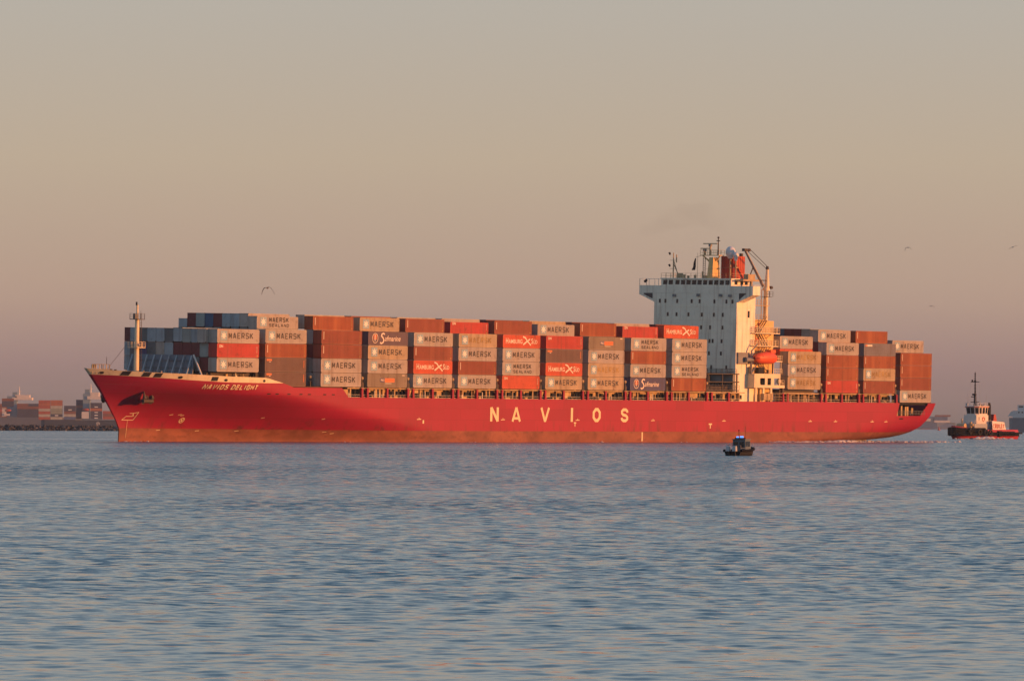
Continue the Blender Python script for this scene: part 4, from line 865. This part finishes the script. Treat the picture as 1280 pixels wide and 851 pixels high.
def far_house(t, Y, body, bridge, mast_x, boat=None):
    q = MB(); px_box(q, t, *body, Y + 6, 12); h = q.build('deckhouse', hw1, t)
    q = MB(); x0, x1, y0, y1 = bridge; px_box(q, t, x0, x1, y1 - (y1-y0)*.45, y1, Y + 5, 14); px_box(q, t, x0 + 4, x1 - 3, y0, y1 - (y1-y0)*.45, Y + 6, 10); q.build('bridge', hw2, t)
    o = Vector(t.location); q = MB(); a = at(mast_x, y0, Y + 9) - o; q.tube(a, a + Vector((0, 0, 9)), .9, .3, 6); q.tube(a + Vector((-2.5, 0, 4)), a + Vector((2.5, 0, 4)), .3, .3, 5); q.build('mast', hw2, t)
    if boat:
        q = MB(); bx, by = boat; a = at(bx, by, Y + 1) - o; q.ball(a, (4.0, 1.6, 1.5), 0, 12, 8); q.build('lifeboat', BG['red'], t)
far_house(shipA, YB + 60, (8.7, 21, 495, 521.5), (15, 40, 493.5, 499.8), 24, (9.5, 512.8))
q = MB(); px_box(q, shipA, 15.5, 22, 490, 499.6, YB + 60 + 12, 6); q.build('funnel', hw1, shipA)
q = MB(); px_box(q, shipA, 2.5, 8, 510, 520.5, YB + 60, 2); px_box(q, shipA, 5, 12, 517, 519.5, YB + 59, 2); q.build('boat_deck', hw2, shipA)
shipB, hB = far_hull('cargo_ship', pB.x + 3, pB.x + 255, pB.z, hm2, 'far dark hulled container ship behind the breakwater, partly hidden by the red bow', YB)
far_house(shipB, YB, (103.5, 112.3, 492, 524), (109, 126.5, 490.5, 499), 113.5, (107.3, 512))
q = MB(); px_box(q, shipB, 106, 112, 486.5, 497, YB + 12, 6); q.build('funnel', hw1, shipB)
q = MB(); px_box(q, shipB, 102, 111, 514.5, 523, YB, 3); q.build('boat_deck', hw2, shipB)
q = MB(); o = Vector(shipB.location); a = at(122.6, 529.3, YB) - o
strokes(q, [[(a.x, a.z - 2.2), (a.x, a.z + 2.2)], [(a.x - 1.6, a.z + .9), (a.x + 1.6, a.z + .9)], [(a.x - 1.6, a.z - .9), (a.x + 1.6, a.z - .9)], [(a.x - 1.6, a.z - .9), (a.x - 1.6, a.z + .9)], [(a.x + 1.6, a.z - .9), (a.x + 1.6, a.z + .9)]], .5, lambda x, z: (x, -.06, z)); q.build('emblem', hw2, shipB)
def far_stack(x0, ybot, cols, Y, where):
    p = at(x0, ybot, Y)
    for k, (c, mk_) in enumerate(cols):
        far_container(p.x, Y, p.z + 2.9*k, c, f'{NM[c]} container, {ORD[k+1]} tier of {where}', mk_)
n_, y_ = False, True
far_stack(48.2, 524.4, [('red', n_), ('beige', n_), ('red', n_), ('beige', n_), ('red', n_), ('rust', n_), ('red', n_)], YB, 'the leftmost stack on the far dark ship')
far_stack(63.3, 524.3, [('beige', n_), ('navy', y_), ('sage', n_), ('sage', n_), ('beige', n_), ('rust', n_), ('rust', n_)], YB, 'the second stack on the far dark ship')
far_stack(80.0, 524.2, [('blue', n_), ('beige', n_), ('brick', n_), ('navy', y_), ('navy', n_)], YB, 'the stack just before the far dark ship house')
far_stack(95.0, 523.6, [('navy', n_), ('navy', n_), ('navy', n_), ('navy', n_), ('brick', n_), ('navy', n_), ('navy', n_)], YB + 14, 'the dark stack hard against the far dark ship house')
far_stack(112.8, 524.0, [('navy', y_), ('navy', y_), ('navy', y_), ('rust', n_), ('navy', y_), ('navy', n_)], YB, 'the stack under the far bridge')
far_stack(128.4, 523.9, [('red', n_), ('brick', n_), ('red', n_)], YB, 'the stack touching the red bow')
far_stack(21.2, 521.4, [('navy', n_), ('navy', n_), ('navy', n_), ('brick', n_), ('brick', n_)], YB + 60, 'the grey far ship stack beside its house')
far_stack(34.6, 521.4, [('navy', n_), ('navy', n_), ('navy', n_), ('brick', n_), ('navy', n_)], YB + 60, 'the grey far ship stack at its stern end')
far_stack(-6.0, 521.5, [('brick', n_), ('brick', n_), ('red', n_), ('brick', n_), ('brick', n_)], YB + 60, 'the stack cut by the frame edge')
for k, c in enumerate(('navy', 'navy', 'brick')): p = at(2.4, 508.2 - 3.5*k, YB - 20); far_container(p.x, YB - 20, p.z, c, f'{NM[c]} container, {ORD[k+1]} up behind the grey far ship house')
# ship on the horizon at the right, bow to the right
Yh = 8200.0
p0, p1 = at(1120, 536, Yh), at(1195, 528, Yh)
t = thing('cargo_ship', Matrix.Translation((p1.x, Yh, 0)), 'pale grey ship on the horizon between red stern and tug', 'cargo ship')
q = MB(); zt = p1.z; L_ = 200
def hull_row(z, f): return [(-L_, 2, z), (-30, 0, z), (-12*f, 6, z), (f*6 - 6, 15, z), (-12*f, 24, z), (-30, 30, z), (-L_, 28, z)]
vs = hull_row(-1, -1.0) + hull_row(zt*.35, -.2) + hull_row(zt, 1.0); n = 7
q.add(vs, [(r*n+k, r*n+(k+1) % n, (r+1)*n+(k+1) % n, (r+1)*n+k) for r in range(2) for k in range(n)], 0); q.add(vs[14:], [tuple(range(7))], 0); q.box((-L_, -.3, -1), (-40, -.1, 1.3), 1); hm3 = mat('far_hull_shaded', (0.10, 0.15, 0.24), .6, .1); q.build('hull', [hm3, BG['brick']], t)  # blue of this hull is the shade on its near side, put into the colour
q = MB(); q.box((-34, 4, zt), (-9, 26, zt + 3.2)); q.box((-34, 4, zt + 3.2), (-13, 26, zt + 9), 1); q.build('forecastle', [hw2, hm3], t)
q = MB(); q.box((-60, 4, zt - 1), (-36, 26, zt + 9.5)); q.box((-52, -.2, zt + 2), (-40, 3.9, zt + 6), 1); q.build('cargo_block', [hm3, hw2], t)
for k, (c, x) in enumerate((('brick', -33), ('brick', -20.5))): far_container(p1.x + x, Yh + 3.9, zt + 9.05, c, f'{"left" if k == 0 else "right"} one of two brown containers on the horizon ship')
# buoy
p = at(1173.5, 537.2, 5600); q = MB(); q.tube((0, 0, -.5), (0, 0, 1.2), 1.6, 1.6, 12); q.tube((0, 0, 1.2), (0, 0, 3.4), .8, .3, 8); q.ball((0, 0, 3.6), .5, 0, 8, 6)
o = q.build('buoy', [BG['red']], None, (p.x, 5600, 0)); tag(o, 'small red buoy floating by the horizon ship', 'buoy')
# big ship at the right edge
Yr = 3800.0; pr = at(1263.5, 522, Yr)
t = thing('cargo_ship', Matrix.Translation((pr.x, Yr, 0)) @ Matrix.Rotation(R(-22), 4, 'Z'), 'grey hulled ship with white house behind the tug at the frame edge', 'cargo ship')
q = MB(); zz = pr.z; q.prism([(-3, 6), (1, 0), (120, 0), (120, 26), (1, 26), (-3, 20)], -1, zz); q.box((12.5, 1, zz), (100, 25, zz + 4.6)); q.build('hull', mat('far_hull_slate', (0.13, 0.17, 0.20), .6, .1), t)
q = MB(); q.box((.8, 2, zz), (10.0, 24, zz + 5.2)); q.box((4.2, 3, zz + 5.2), (10.6, 23, zz + 9.3)); q.prism([(-3.2, zz + 1.2), (.8, zz + 1.2), (.8, zz + 4.6), (-.6, zz + 4.6)], 3, 10, 1); h = q.build('deckhouse', mat('far_house_pale', (0.62, 0.62, 0.60), .6, .05), t)
for x in (5.0, 7.6): q = MB(); q.box((x, 1.97, zz + 3.4), (x + 1.0, 1.995, zz + 4.6)); q.build('window', 'glass', h)
q = MB(); q.box((5.2, 2.97, zz + 7.6), (8.4, 2.995, zz + 8.6)); q.build('window', 'glass', h)
q = MB(); q.tube((9.0, 10, zz + 9.3), (9.0, 10, zz + 16), .5, .3, 6); q.tube((7, 10, zz + 13.4), (11, 10, zz + 13.4), .25, .25, 5); q.tube((7.6, 10, zz + 9.3), (7.6, 10, zz + 13.6), .25, .2, 5); q.box((8.1, 9, zz + 9.3), (10.2, 11, zz + 12.3)); q.build('mast', hw2, t)

# ------------------------------------------------------------------ tug
TUG = Matrix.Translation((0, 0, 0))
def tug():
    Y = 1600.0; pb = at(1190.5, 548, Y)
    M = Matrix.Translation((pb.x, Y, 0)) @ Matrix.Rotation(R(46), 4, 'Z') @ Matrix.Translation((0, 0, 0))
    t = thing('tug_boat', M, 'red and black tug with tall mast and white wheelhouse following the big ship', 'tug')
    Lg, Bm = 28.0, 9.8
    def hb(s, f=1): u = s / Lg; return Bm/2 * (min(1, (max(u, 0) / .32)) ** .5 if u < .32 else 1) * (1 if u < .8 else 1 - .25*((u-.8)/.2)**2)
    def zd(s): return 2.1 + 1.2*max(0, 1 - s/11) ** 1.5
    ss = np.concatenate([np.linspace(0, 6, 16), np.linspace(6.8, Lg, 18)]); q = MB(); rows = []
    for f, zf, off in ((.82, -1.2, 1.6), (.93, .25, .9), (1, 0.9, .3), (1, None, 0)):
        rows.append([[(min(s + off*max(0, 1 - s/6), Lg), -sd*hb(s)*f, (zd(s) if zf is None else zf)) for s in ss] for sd in (1, -1)])
    for sd in (0, 1):
        for r in range(3):
            a, b2 = rows[r][sd], rows[r+1][sd]
            for i in range(len(ss)-1): q.add([a[i], a[i+1], b2[i+1], b2[i]], [(0, 1, 2, 3)], 1 if r >= 2 else 0, True)
    for r in range(3): q.add([rows[r][0][-1], rows[r][1][-1], rows[r+1][1][-1], rows[r+1][0][-1]], [(0, 1, 2, 3)], 1)
    q.build('hull', ['tugred', 'black'], t)
    q = MB(); top = [(s, -hb(s)+.1) for s in ss] + [(s, hb(s)-.1) for s in ss[::-1]]
    q.prism([(s, y) for s, y in top], 1.9, 2.0); q.build('deck', 'tugred', t)
    q = MB()                                                              # bulwark above the fendering
    for sd in (-1, 1):
        for i in range(len(ss)-1):
            a, b2 = ss[i], ss[i+1]; za, zb_ = zd(a) + (.75 if a < 14 else .8), zd(b2) + (.75 if b2 < 14 else .8)
            q.add([(a, sd*hb(a), zd(a)), (b2, sd*hb(b2), zd(b2)), (b2, sd*(hb(b2)-.35), zb_), (a, sd*(hb(a)-.35), za)], [(0, 1, 2, 3)], 0, True)
            q.add([(a, sd*(hb(a)-.02), zd(a)), (b2, sd*(hb(b2)-.02), zd(b2)), (b2, sd*(hb(b2)-.45), zb_), (a, sd*(hb(a)-.45), za)], [(3, 2, 1, 0)], 0, True)
    q.add([(Lg, -hb(Lg)+.1, 2), (Lg, hb(Lg)-.1, 2), (Lg, hb(Lg)-.3, 2.9), (Lg, -hb(Lg)+.3, 2.9)], [(0, 1, 2, 3)]); q.build('bulwark', 'tugred', t)
    q = MB(); bow = [(-.55 + s, -hb(s + .25) - .35, 0) for s in np.linspace(0, 3, 8)][::-1]
    for z in (1.3, 1.9, 2.5, 3.0):
        pts = [(s - .45, -hb(s) - .25, z + .1*max(0, 2 - s)) for s in (10, 7, 5, 3.5, 2.2, 1.2, .5, .1, 0)]; pts += [(p[0], -p[1], p[2]) for p in pts[::-1]]; q.path(pts, .42, 8)
    q.build('bow_fender', 'black', t)
    for s, z in ((4.0, 2.3), (7.2, 2.1), (9.6, 2.0), (11.8, 1.9)):
        q = MB(); q.torus((s - .3, -hb(s) - .85, z), (.25 if s < 6 else .05, -1, 0), .75, .28, 0, 18, 8); q.build('tyre_fender', 'tyre', t)
    q = MB()
    for k in range(9): s = 17 + k*.85; q.torus((s, -hb(s) - .3, 1.6), (0, -1, 0), .45, .32, 0, 12, 6)
    q.box((16.0, -hb(16) - .55, .7), (17.4, -hb(16) + .1, 2.5)); q.box((12.5, -hb(14) - .3, 1.55), (Lg, -hb(14), 2.0)); q.box((Lg, -3.2, .6), (Lg + .9, 3.2, 2.3)); q.build('side_fender', 'black', t)
    # superstructure
    q = MB(); q.box((7.2, -2.9, 2.0), (15.5, 2.9, 4.7)); q.build('lower_house', 'tuggrey', t)
    q = MB(); q.box((8.6, -2.5, 4.7), (14.4, 2.5, 7.4)); q.box((8.9, -2.1, 4.9), (9.0, 2.1, 7.0)); q.box((9.6, -2.53, 5.6), (10.2, -2.5, 6.8), 1); uh = q.build('upper_house', ['tugwhite', 'tuggrey'], t)
    q = MB(); q.torus((12.0, -2.54, 6.1), (0, 1, 0), .55, .16, 0, 14, 6); q.build('lifebuoy', 'orange', uh)
    q = MB(); q.rail([(15.4, -2.85, 4.7), (7.3, -2.85, 4.7), (7.3, 2.85, 4.7)], 1.0, .05, 1.2, 0, 2); q.rail([(14.3, -2.45, 10.1), (9.2, -2.45, 10.1), (9.2, 2.45, 10.1)], .9, .04, 1.2, 0, 2); q.build('railing', 'tugwhite', t)
    q = MB(); b0, b1 = 7.4, 10.0
    lo = [(9.0, -1.6), (10.0, -2.4), (14.0, -2.4), (14.3, -2.0), (14.3, 2.0), (14.0, 2.4), (10.0, 2.4), (9.0, 1.6)]
    up_ = [(8.6, -1.75), (9.7, -2.65), (14.2, -2.65), (14.6, -2.2), (14.6, 2.2), (14.2, 2.65), (9.7, 2.65), (8.6, 1.75)]
    vs = [(x, y, b0) for x, y in lo] + [(x, y, b1) for x, y in up_]; q.add(vs, [(k, (k+1) % 8, (k+1) % 8 + 8, k + 8) for k in range(8)] + [tuple(range(8, 16))])
    q.prism([(x*1.0 + (-.25 if x < 10 else .2), y*1.08) for x, y in up_], 9.95, 10.15, 2, 0); q.prism([(x*1.0 + (-.27 if x < 10 else .22), y*1.085) for x, y in up_], 9.75, 9.94, 2, 1)
    wh_ = q.build('wheelhouse', ['tugwhite', 'tugred'], t)
    def pane(k, a, b2):
        p, p2, u, u2 = Vector((*lo[k], b0)), Vector((*lo[(k+1) % 8], b0)), Vector((*up_[k], b1)), Vector((*up_[(k+1) % 8], b1))
        f = lambda s, v: p.lerp(p2, s).lerp(u.lerp(u2, s), v)
        nrm = (p2 - p).cross(u - p).normalized() * .03
        w = MB(); w.add([f(a, .16) + nrm, f(b2, .16) + nrm, f(b2, .86) + nrm, f(a, .86) + nrm], [(0, 1, 2, 3)]); w.build('window', 'glass', wh_)
    for k, cuts in ((7, ((.05, .48), (.54, .95))), (0, ((.1, .9),)), (1, ((.05, .3), (.4, .66), (.74, .95))), (6, ((.1, .9),))):
        for a, b2 in cuts: pane(k, a, b2)
    # mast
    q = MB(); q.tube((11.0, 0, 10.1), (11.0, 0, 13.6), .5, .35, 8); q.tube((11.0, 0, 13.6), (11.0, 0, 20.6), .26, .14, 6); q.tube((11, -1.7, 17.6), (11, 1.7, 17.6), .12, .12, 5); q.tube((9.6, 0, 17.7), (11.4, 0, 17.6), .12, .12, 5)
    q.box((10.2, -1.2, 11.3), (11.6, 1.2, 11.5)); q.box((10.2, -.6, 13.4), (10.9, .5, 14.0)); q.tube((10.2, -.9, 13.0), (10.2, .9, 13.0), .14, .14, 5); q.ball((11, 0, 17.9), .35, 0, 8, 6); q.ball((11, 0, 20.0), .25, 0, 8, 6); q.ball((9.6, 0, 18), .3, 0, 8, 6)
    for z in (14.6, 15.6, 16.6, 18.7, 19.4): q.tube((11, -.35, z), (11, .35, z), .1, .1, 4)
    mm = q.build('mast', 'dark', t)
    q = MB()
    for y in (-2.4, 2.4): q.path([(11, y*.7, 17.6), (10.5, y, 10.2)], .035, 4)
    for x, y, h in ((9.4, 1.8, 14.2), (13.8, -2.2, 14.5), (9.3, -1.6, 13.2)): q.tube((x, y, 10.1), (x, y, h), .05, .04, 4)
    for x, y, z, r in ((9.4, 1.9, 11.0, .4), (13.6, -1.6, 10.8, .4), (12.6, -2.2, 10.7, .35), (14.2, .6, 11.0, .35)): q.tube((x, y, 10.1), (x, y, z), r*.7, r, 8)
    q.build('antenna', 'tuggrey', mm)
    q = MB(); q.tube((16.2, -1.4, 4.5), (16.2, -1.4, 10.6), .55, .55, 12); q.tube((16.2, -1.4, 10.6), (16.2, -1.4, 11.2), .42, .4, 10); q.build('exhaust_stack', 'dark', t)
    q = MB(); q.tube((16.2, 1.8, 4.5), (16.2, 1.8, 10.6), .55, .55, 12); q.build('exhaust_stack', 'dark', t)
    q = MB(); q.add([(16.9, -2.4, 4.6), (19.0, -2.4, 4.6), (18.2, -2.4, 7.6), (17.4, -2.4, 7.6), (16.9, -.9, 4.6), (19.0, -.9, 4.6), (18.2, -.9, 7.6), (17.4, -.9, 7.6)], [(0,1,2,3),(7,6,5,4),(0,3,7,4),(1,5,6,2),(3,2,6,7)]); q.box((15.5, -2.6, 2.0), (19.5, 2.6, 4.6)); q.build('winch_housing', 'tugred', t)
    q = MB(); q.add([(14.2, -4.5, 2.3), (20.9, -4.45, 2.3), (20.3, -4.15, 5.2), (14.2, -4.2, 5.6), (14.2, -4.4, 2.3), (20.9, -4.35, 2.3), (20.3, -4.05, 5.2), (14.2, -4.1, 5.6)], [(0,1,2,3),(7,6,5,4),(0,3,7,4),(1,5,6,2),(3,2,6,7)]); q.box((20.2, -4.3, 2.3), (20.4, 2, 4.8))
    nb = q.build('name_board', 'tugwhite', t)
    q = MB(); block_text(q, 'CROWLEY', 14.6, 19.9, 3.2, 4.7, lambda a, z: (a, -4.54 + (z - 2.3)*.1, z), .24); q.build('lettering', 'redink', nb)
    q = MB(); q.box((3.5, -1.2, 2.6), (5.4, 1.2, 4.0)); q.tube((4.4, -1.5, 4.1), (4.4, 1.5, 4.1), .7, .7, 12); q.box((6.3, -2.2, 2.0), (6.9, -1.6, 5.2)); q.tube((6.4, 1.4, 2), (6.4, 1.4, 6.2), .25, .2, 8); q.ball((7.0, -2.2, 4.3), .6, 0, 10, 8); q.build('towing_winch', 'coam', t)
    return t
tug()

# ------------------------------------------------------------------ patrol boat
def patrol():
    Y = 642.0; p = at(926.5, 568.5, Y)
    M = Matrix.Translation((p.x, Y, 0)) @ Matrix.Rotation(R(68), 4, 'Z')        # x towards its bow, seen from the quarter
    t = thing('patrol_boat', M, 'small dark grey patrol boat with blue flashing light near the red hull', 'patrol boat')
    Lg = 6.4; q = MB(); ss = np.linspace(-Lg/2, Lg/2, 15)
    def w(s): u = (s + Lg/2)/Lg; return 1.05 if u < .55 else 1.05*math.sqrt(max(0, 1 - ((u-.55)/.45)**2)) + .02
    def zz(s): u = (s + Lg/2)/Lg; return .55 + .75*max(0, u - .45)**1.4
    for sd in (-1, 1):
        for i in range(14):
            a, b2 = ss[i], ss[i+1]
            q.add([(a, 0, -.4), (b2, 0, -.4 + (.5 if i == 13 else 0)), (b2, sd*w(b2)*.85, .05), (a, sd*w(a)*.85, .05), (b2, sd*w(b2), zz(b2)), (a, sd*w(a), zz(a))], [(0,1,2,3), (3,2,4,5)], 0, True)
    q.prism([(s, w(s)*.98) for s in ss] + [(s, -w(s)*.98) for s in ss[::-1]], .3, .42); q.add([(-Lg/2, -1.05, .55), (-Lg/2, 1.05, .55), (-Lg/2, .9, -.1), (-Lg/2, -.9, -.1)], [(0,1,2,3)]); q.build('hull', 'dark', t)
    q = MB(); pts = [(s, -w(s) - .05, zz(s) + .05) for s in ss] + [(s, w(s) + .05, zz(s) + .05) for s in ss[::-1]]; q.path(pts, .17, 8); q.build('fender_collar', 'black', t)
    cb = mat('cabin_grey', (0.12, 0.145, 0.165), .5, .15); al = mat('bare_aluminium', (0.45, 0.45, 0.46), .4, .1)
    q = MB(); q.add([(-.9,-.88,.4),(1.3,-.88,.4),(1.3,.88,.4),(-.9,.88,.4),(-.85,-.8,1.95),(.95,-.8,1.95),(.95,.8,1.95),(-.85,.8,1.95)], [(0,1,5,4),(1,2,6,5),(2,3,7,6),(3,0,4,7)]); q.box((-1.0, -.9, 1.95), (1.1, .9, 2.05)); c = q.build('cabin', cb, t)
    for x0, x1 in ((-.7, -.15), (.05, .8)): q = MB(); q.box((x0, -.875, 1.1), (x1, -.85, 1.75)); q.build('window', 'glass', c)
    for y0, y1 in ((-.65, -.1), (.1, .65)): q = MB(); q.box((-.915, y0, 1.0), (-.895, y1, 1.7)); q.build('window', 'glass', c)
    q = MB(); q.box((-1.0, -.5, 2.05), (.2, .5, 2.2)); q.tube((-.3, .2, 2.2), (-.3, .2, 3.1), .03, .03, 4); q.ball((-.3, .2, 3.1), .09, 0, 8, 6); q.tube((-.6, -.75, 2.05), (-.6, -.75, 3.6), .015, .015, 4); q.build('roof_rack', 'black', c)
    q = MB(); q.box((-.6, -.4, 2.2), (-.35, -.05, 2.4)); q.box((-.6, .2, 2.2), (-.35, .42, 2.36)); q.build('light_bar', flat('blue_flasher', (.05, .15, .6), .3, 0, (.10, .30, 1.0), 2.0), c)
    for y in (-.42, .42):
        q = MB(); q.add([(-Lg/2-.75,y-.24,.55),(-Lg/2-.1,y-.24,.55),(-Lg/2-.1,y+.24,.55),(-Lg/2-.75,y+.24,.55),(-Lg/2-.65,y-.2,1.15),(-Lg/2-.15,y-.2,1.2),(-Lg/2-.15,y+.2,1.2),(-Lg/2-.65,y+.2,1.15)], [(0,1,5,4),(1,2,6,5),(2,3,7,6),(3,0,4,7),(4,5,6,7)]); q.box((-Lg/2-.5, y-.1, -.3), (-Lg/2-.2, y+.1, .55), 1); q.build('outboard_motor', [al, MT['dark']], t)
    q = MB(); q.path([(-2.6, -.9, .5), (-2.6, -.85, 1.25), (-2.6, .85, 1.25), (-2.6, .9, .5)], .04, 5); q.path([(-1.2, -.9, .9), (-2.6, -.87, .95)], .03, 5); q.build('tow_rail', 'grey', t)
patrol()

# ------------------------------------------------------------------ gulls
def gull(x, y, Y, roll, yaw, lab, up=1.0, span=1.35):
    p = at(x, y, Y); M = Matrix.Translation(p) @ Matrix.Rotation(yaw, 4, 'Z') @ Matrix.Rotation(roll, 4, 'Y')
    q = MB(); q.ball((0, 0, 0), (.075, .25, .07), 0, 10, 8); q.ball((0, .27, .02), .05, 0, 8, 6); q.add([(-.05, -.22, 0), (.05, -.22, 0), (.07, -.42, .01), (-.07, -.42, .01)], [(0, 1, 2, 3), (3, 2, 1, 0)], 1); q.tube((0, .3, .01), (0, .37, 0), .015, .004, 5, 1)
    h = span / 2
    for sd in (-1, 1):
        arc = [(0, .02*up, .13), (.22, .04*up, .16), (.45, .0, .14), (.72, -.14*up - (.06*up if sd < 0 else 0), .10), (1.0, -.36*up - (.14*up if sd < 0 else 0), .02)]
        top = [(sd*a*h*(1 - .12*a*abs(up)), c, b2*h*1.5 + .02) for a, b2, c in arc]; bot = [(sd*a*h*(1 - .12*a*abs(up)), c - .22*(1 - a*.7), b2*h*1.5 + .0) for a, b2, c in arc]; low = [(v[0], v[1] - .04, v[2] - .03) for v in top]
        n = 5; vs = top + bot + low
        q.add(vs, [(k, k+1, k+1+n, k+n) for k in range(4)] + [(k+2*n, k+n, k+n+1, k+1+2*n) for k in range(4)] + [(k, k+2*n, k+1+2*n, k+1) for k in range(4)], 1, True)
    o = q.build('gull', [GM1, GM2]); o.matrix_world = M; tag(o, lab, 'bird', 'gulls in flight')
GM1 = mat('gull_grey', (0.35, 0.33, 0.32), .7, .1); GM2 = mat('gull_dark_wing', (0.075, 0.06, 0.055), .7, .1)
gull(334.3, 360, 460, R(8), R(160), 'large gull gliding above the foremost containers', 1.25, 1.5)
gull(1135, 309.5, 780, R(-4), R(20), 'small gull with drooped wings right of the crane', 1.0)
gull(1163.8, 382.5, 900, R(6), R(200), 'tiny gull low above the stern containers', .6)
gull(1266, 309, 760, R(-22), R(15), 'tilted gull near the edge of the frame', .1)

# ------------------------------------------------------------------ foam
def foam(name, pts, label, seed, amp=.6):
    """broken water: a scatter of small low mounds along a track"""
    q = MB(); rg = random.Random(seed)
    for (x, y, w, n, r0) in pts:
        for k in range(n * 3):
            a = rg.gauss(0, w); b2 = rg.gauss(0, .5); r = r0*rg.uniform(.12, .62); c = (x + a*math.cos(.854) + b2*math.sin(.854), y + a*math.sin(.854) - b2*math.cos(.854), -.04 + r0*.25*rg.random()*amp)
            o = len(q.v); q.ball(c, (r*rg.uniform(.8, 2.4), r, amp*rg.uniform(.3, 1.2)*r), 0, 7, 4, 0, .5)
            for m_ in range(o, len(q.v)): v = q.v[m_]; q.v[m_] = (v[0] + rg.uniform(-.25, .25)*r, v[1], v[2] + rg.uniform(-.2, .2)*r)
    m = mat('sea_foam', (0.62, 0.60, 0.60), .9, .1); o = q.build(name, m); tag(o, label, 'foam', kind='stuff')
def sp(s, d): v = SHIP @ Vector((s, CY - half(s, .1) - d, 0)); return v.x, v.y
foam('wake_foam', [(*sp(s, .6 + 1.4*abs(math.sin(s*1.7))), 1.6, 16 if 172 < s < 194 else 7, .8 if 172 < s < 194 else .45) for s in np.arange(150, 200, 1.5)] + [(*sp(186 + k*5, 4 + 2*k), 4.0, 16, .6) for k in range(6)] + [(*sp(s, .3), 1.0, 2, .3) for s in (-41, -39.5, -36, 12, 47, 90, 118)], 'white broken water along the red stern waterline', 2, .9)
tp = at(1232, 548, 1597)
foam('bow_wave', [(tp.x - 1, 1599.5, 1.6, 46, .75), (tp.x + 1, 1602, 1.2, 34, .9), (tp.x + 5, 1606, 3, 16, .5), (tp.x - 6, 1595, 3, 12, .4)], 'white splash against the tug side', 4, 1.1)

# ------------------------------------------------------------------ funnel smoke and air
def volume_box(name, a, b2, density, color, aniso, label, noise=None):
    q = MB(); q.box(a, b2); m = bpy.data.materials.new(name + '_volume'); m.use_nodes = True; n = m.node_tree.nodes; l = m.node_tree.links; n.clear()
    out = n.new('ShaderNodeOutputMaterial'); v = n.new('ShaderNodeVolumePrincipled'); v.inputs['Color'].default_value = (*color, 1); v.inputs['Density'].default_value = density; v.inputs['Anisotropy'].default_value = aniso
    l.new(v.outputs[0], out.inputs['Volume']); o = q.build(name, m); tag(o, label, name, kind='stuff'); return o, m
volume_box('haze', (-9000, -300, -1.5), (9000, 9000, 62), 0.15 / 5600, (0.84, 0.92, 1.0), 0.0, 'thin evening haze over the harbour')

def smoke():
    """thin drifting exhaust: a bent plume whose density comes from a soft noise"""
    pts = [(Vector((146.4, 9.6, 42.8)), .5), (Vector((146, 11.2, 46.5)), 1.5), (Vector((146, 13.2, 49.6)), 2.3), (Vector((145, 17, 51.6)), 3.0), (Vector((144, 22, 51.2)), 3.0), (Vector((143, 27.5, 49.8)), 2.6), (Vector((142, 33, 47.4)), 1.6)]
    vs = []; n = 12
    for i, (p, r) in enumerate(pts):
        d = ((pts[min(i+1, len(pts)-1)][0]) - (pts[max(i-1, 0)][0])).normalized(); a = d.orthogonal().normalized(); b = d.cross(a)
        vs += [SHIP @ (p + (a*math.cos(2*math.pi*k/n) + b*math.sin(2*math.pi*k/n)) * r) for k in range(n)]
    q = MB(); q.add(vs, [(i*n+k, i*n+(k+1) % n, (i+1)*n+(k+1) % n, (i+1)*n+k) for i in range(len(pts)-1) for k in range(n)] + [tuple(range(n))[::-1], tuple(range((len(pts)-1)*n, len(pts)*n))])
    m = bpy.data.materials.new('smoke_volume'); m.use_nodes = True; nn = m.node_tree.nodes; l = m.node_tree.links; nn.clear()
    out = nn.new('ShaderNodeOutputMaterial'); v = nn.new('ShaderNodeVolumePrincipled'); v.inputs['Color'].default_value = (0.20, 0.17, 0.16, 1)
    g = nn.new('ShaderNodeNewGeometry'); q1 = nn.new('ShaderNodeTexNoise'); q1.inputs['Scale'].default_value = 0.22; q1.inputs['Detail'].default_value = 3; l.new(g.outputs['Position'], q1.inputs['Vector'])
    mr = nn.new('ShaderNodeMapRange'); mr.inputs[1].default_value = .28; mr.inputs[2].default_value = .72; mr.inputs[3].default_value = 0; mr.inputs[4].default_value = .019; l.new(q1.outputs['Fac'], mr.inputs[0]); l.new(mr.outputs[0], v.inputs['Density']); l.new(v.outputs[0], out.inputs['Volume'])
    tag(q.build('smoke', m), 'thin brown exhaust smoke drifting from the red funnel', 'smoke', kind='stuff')
smoke()
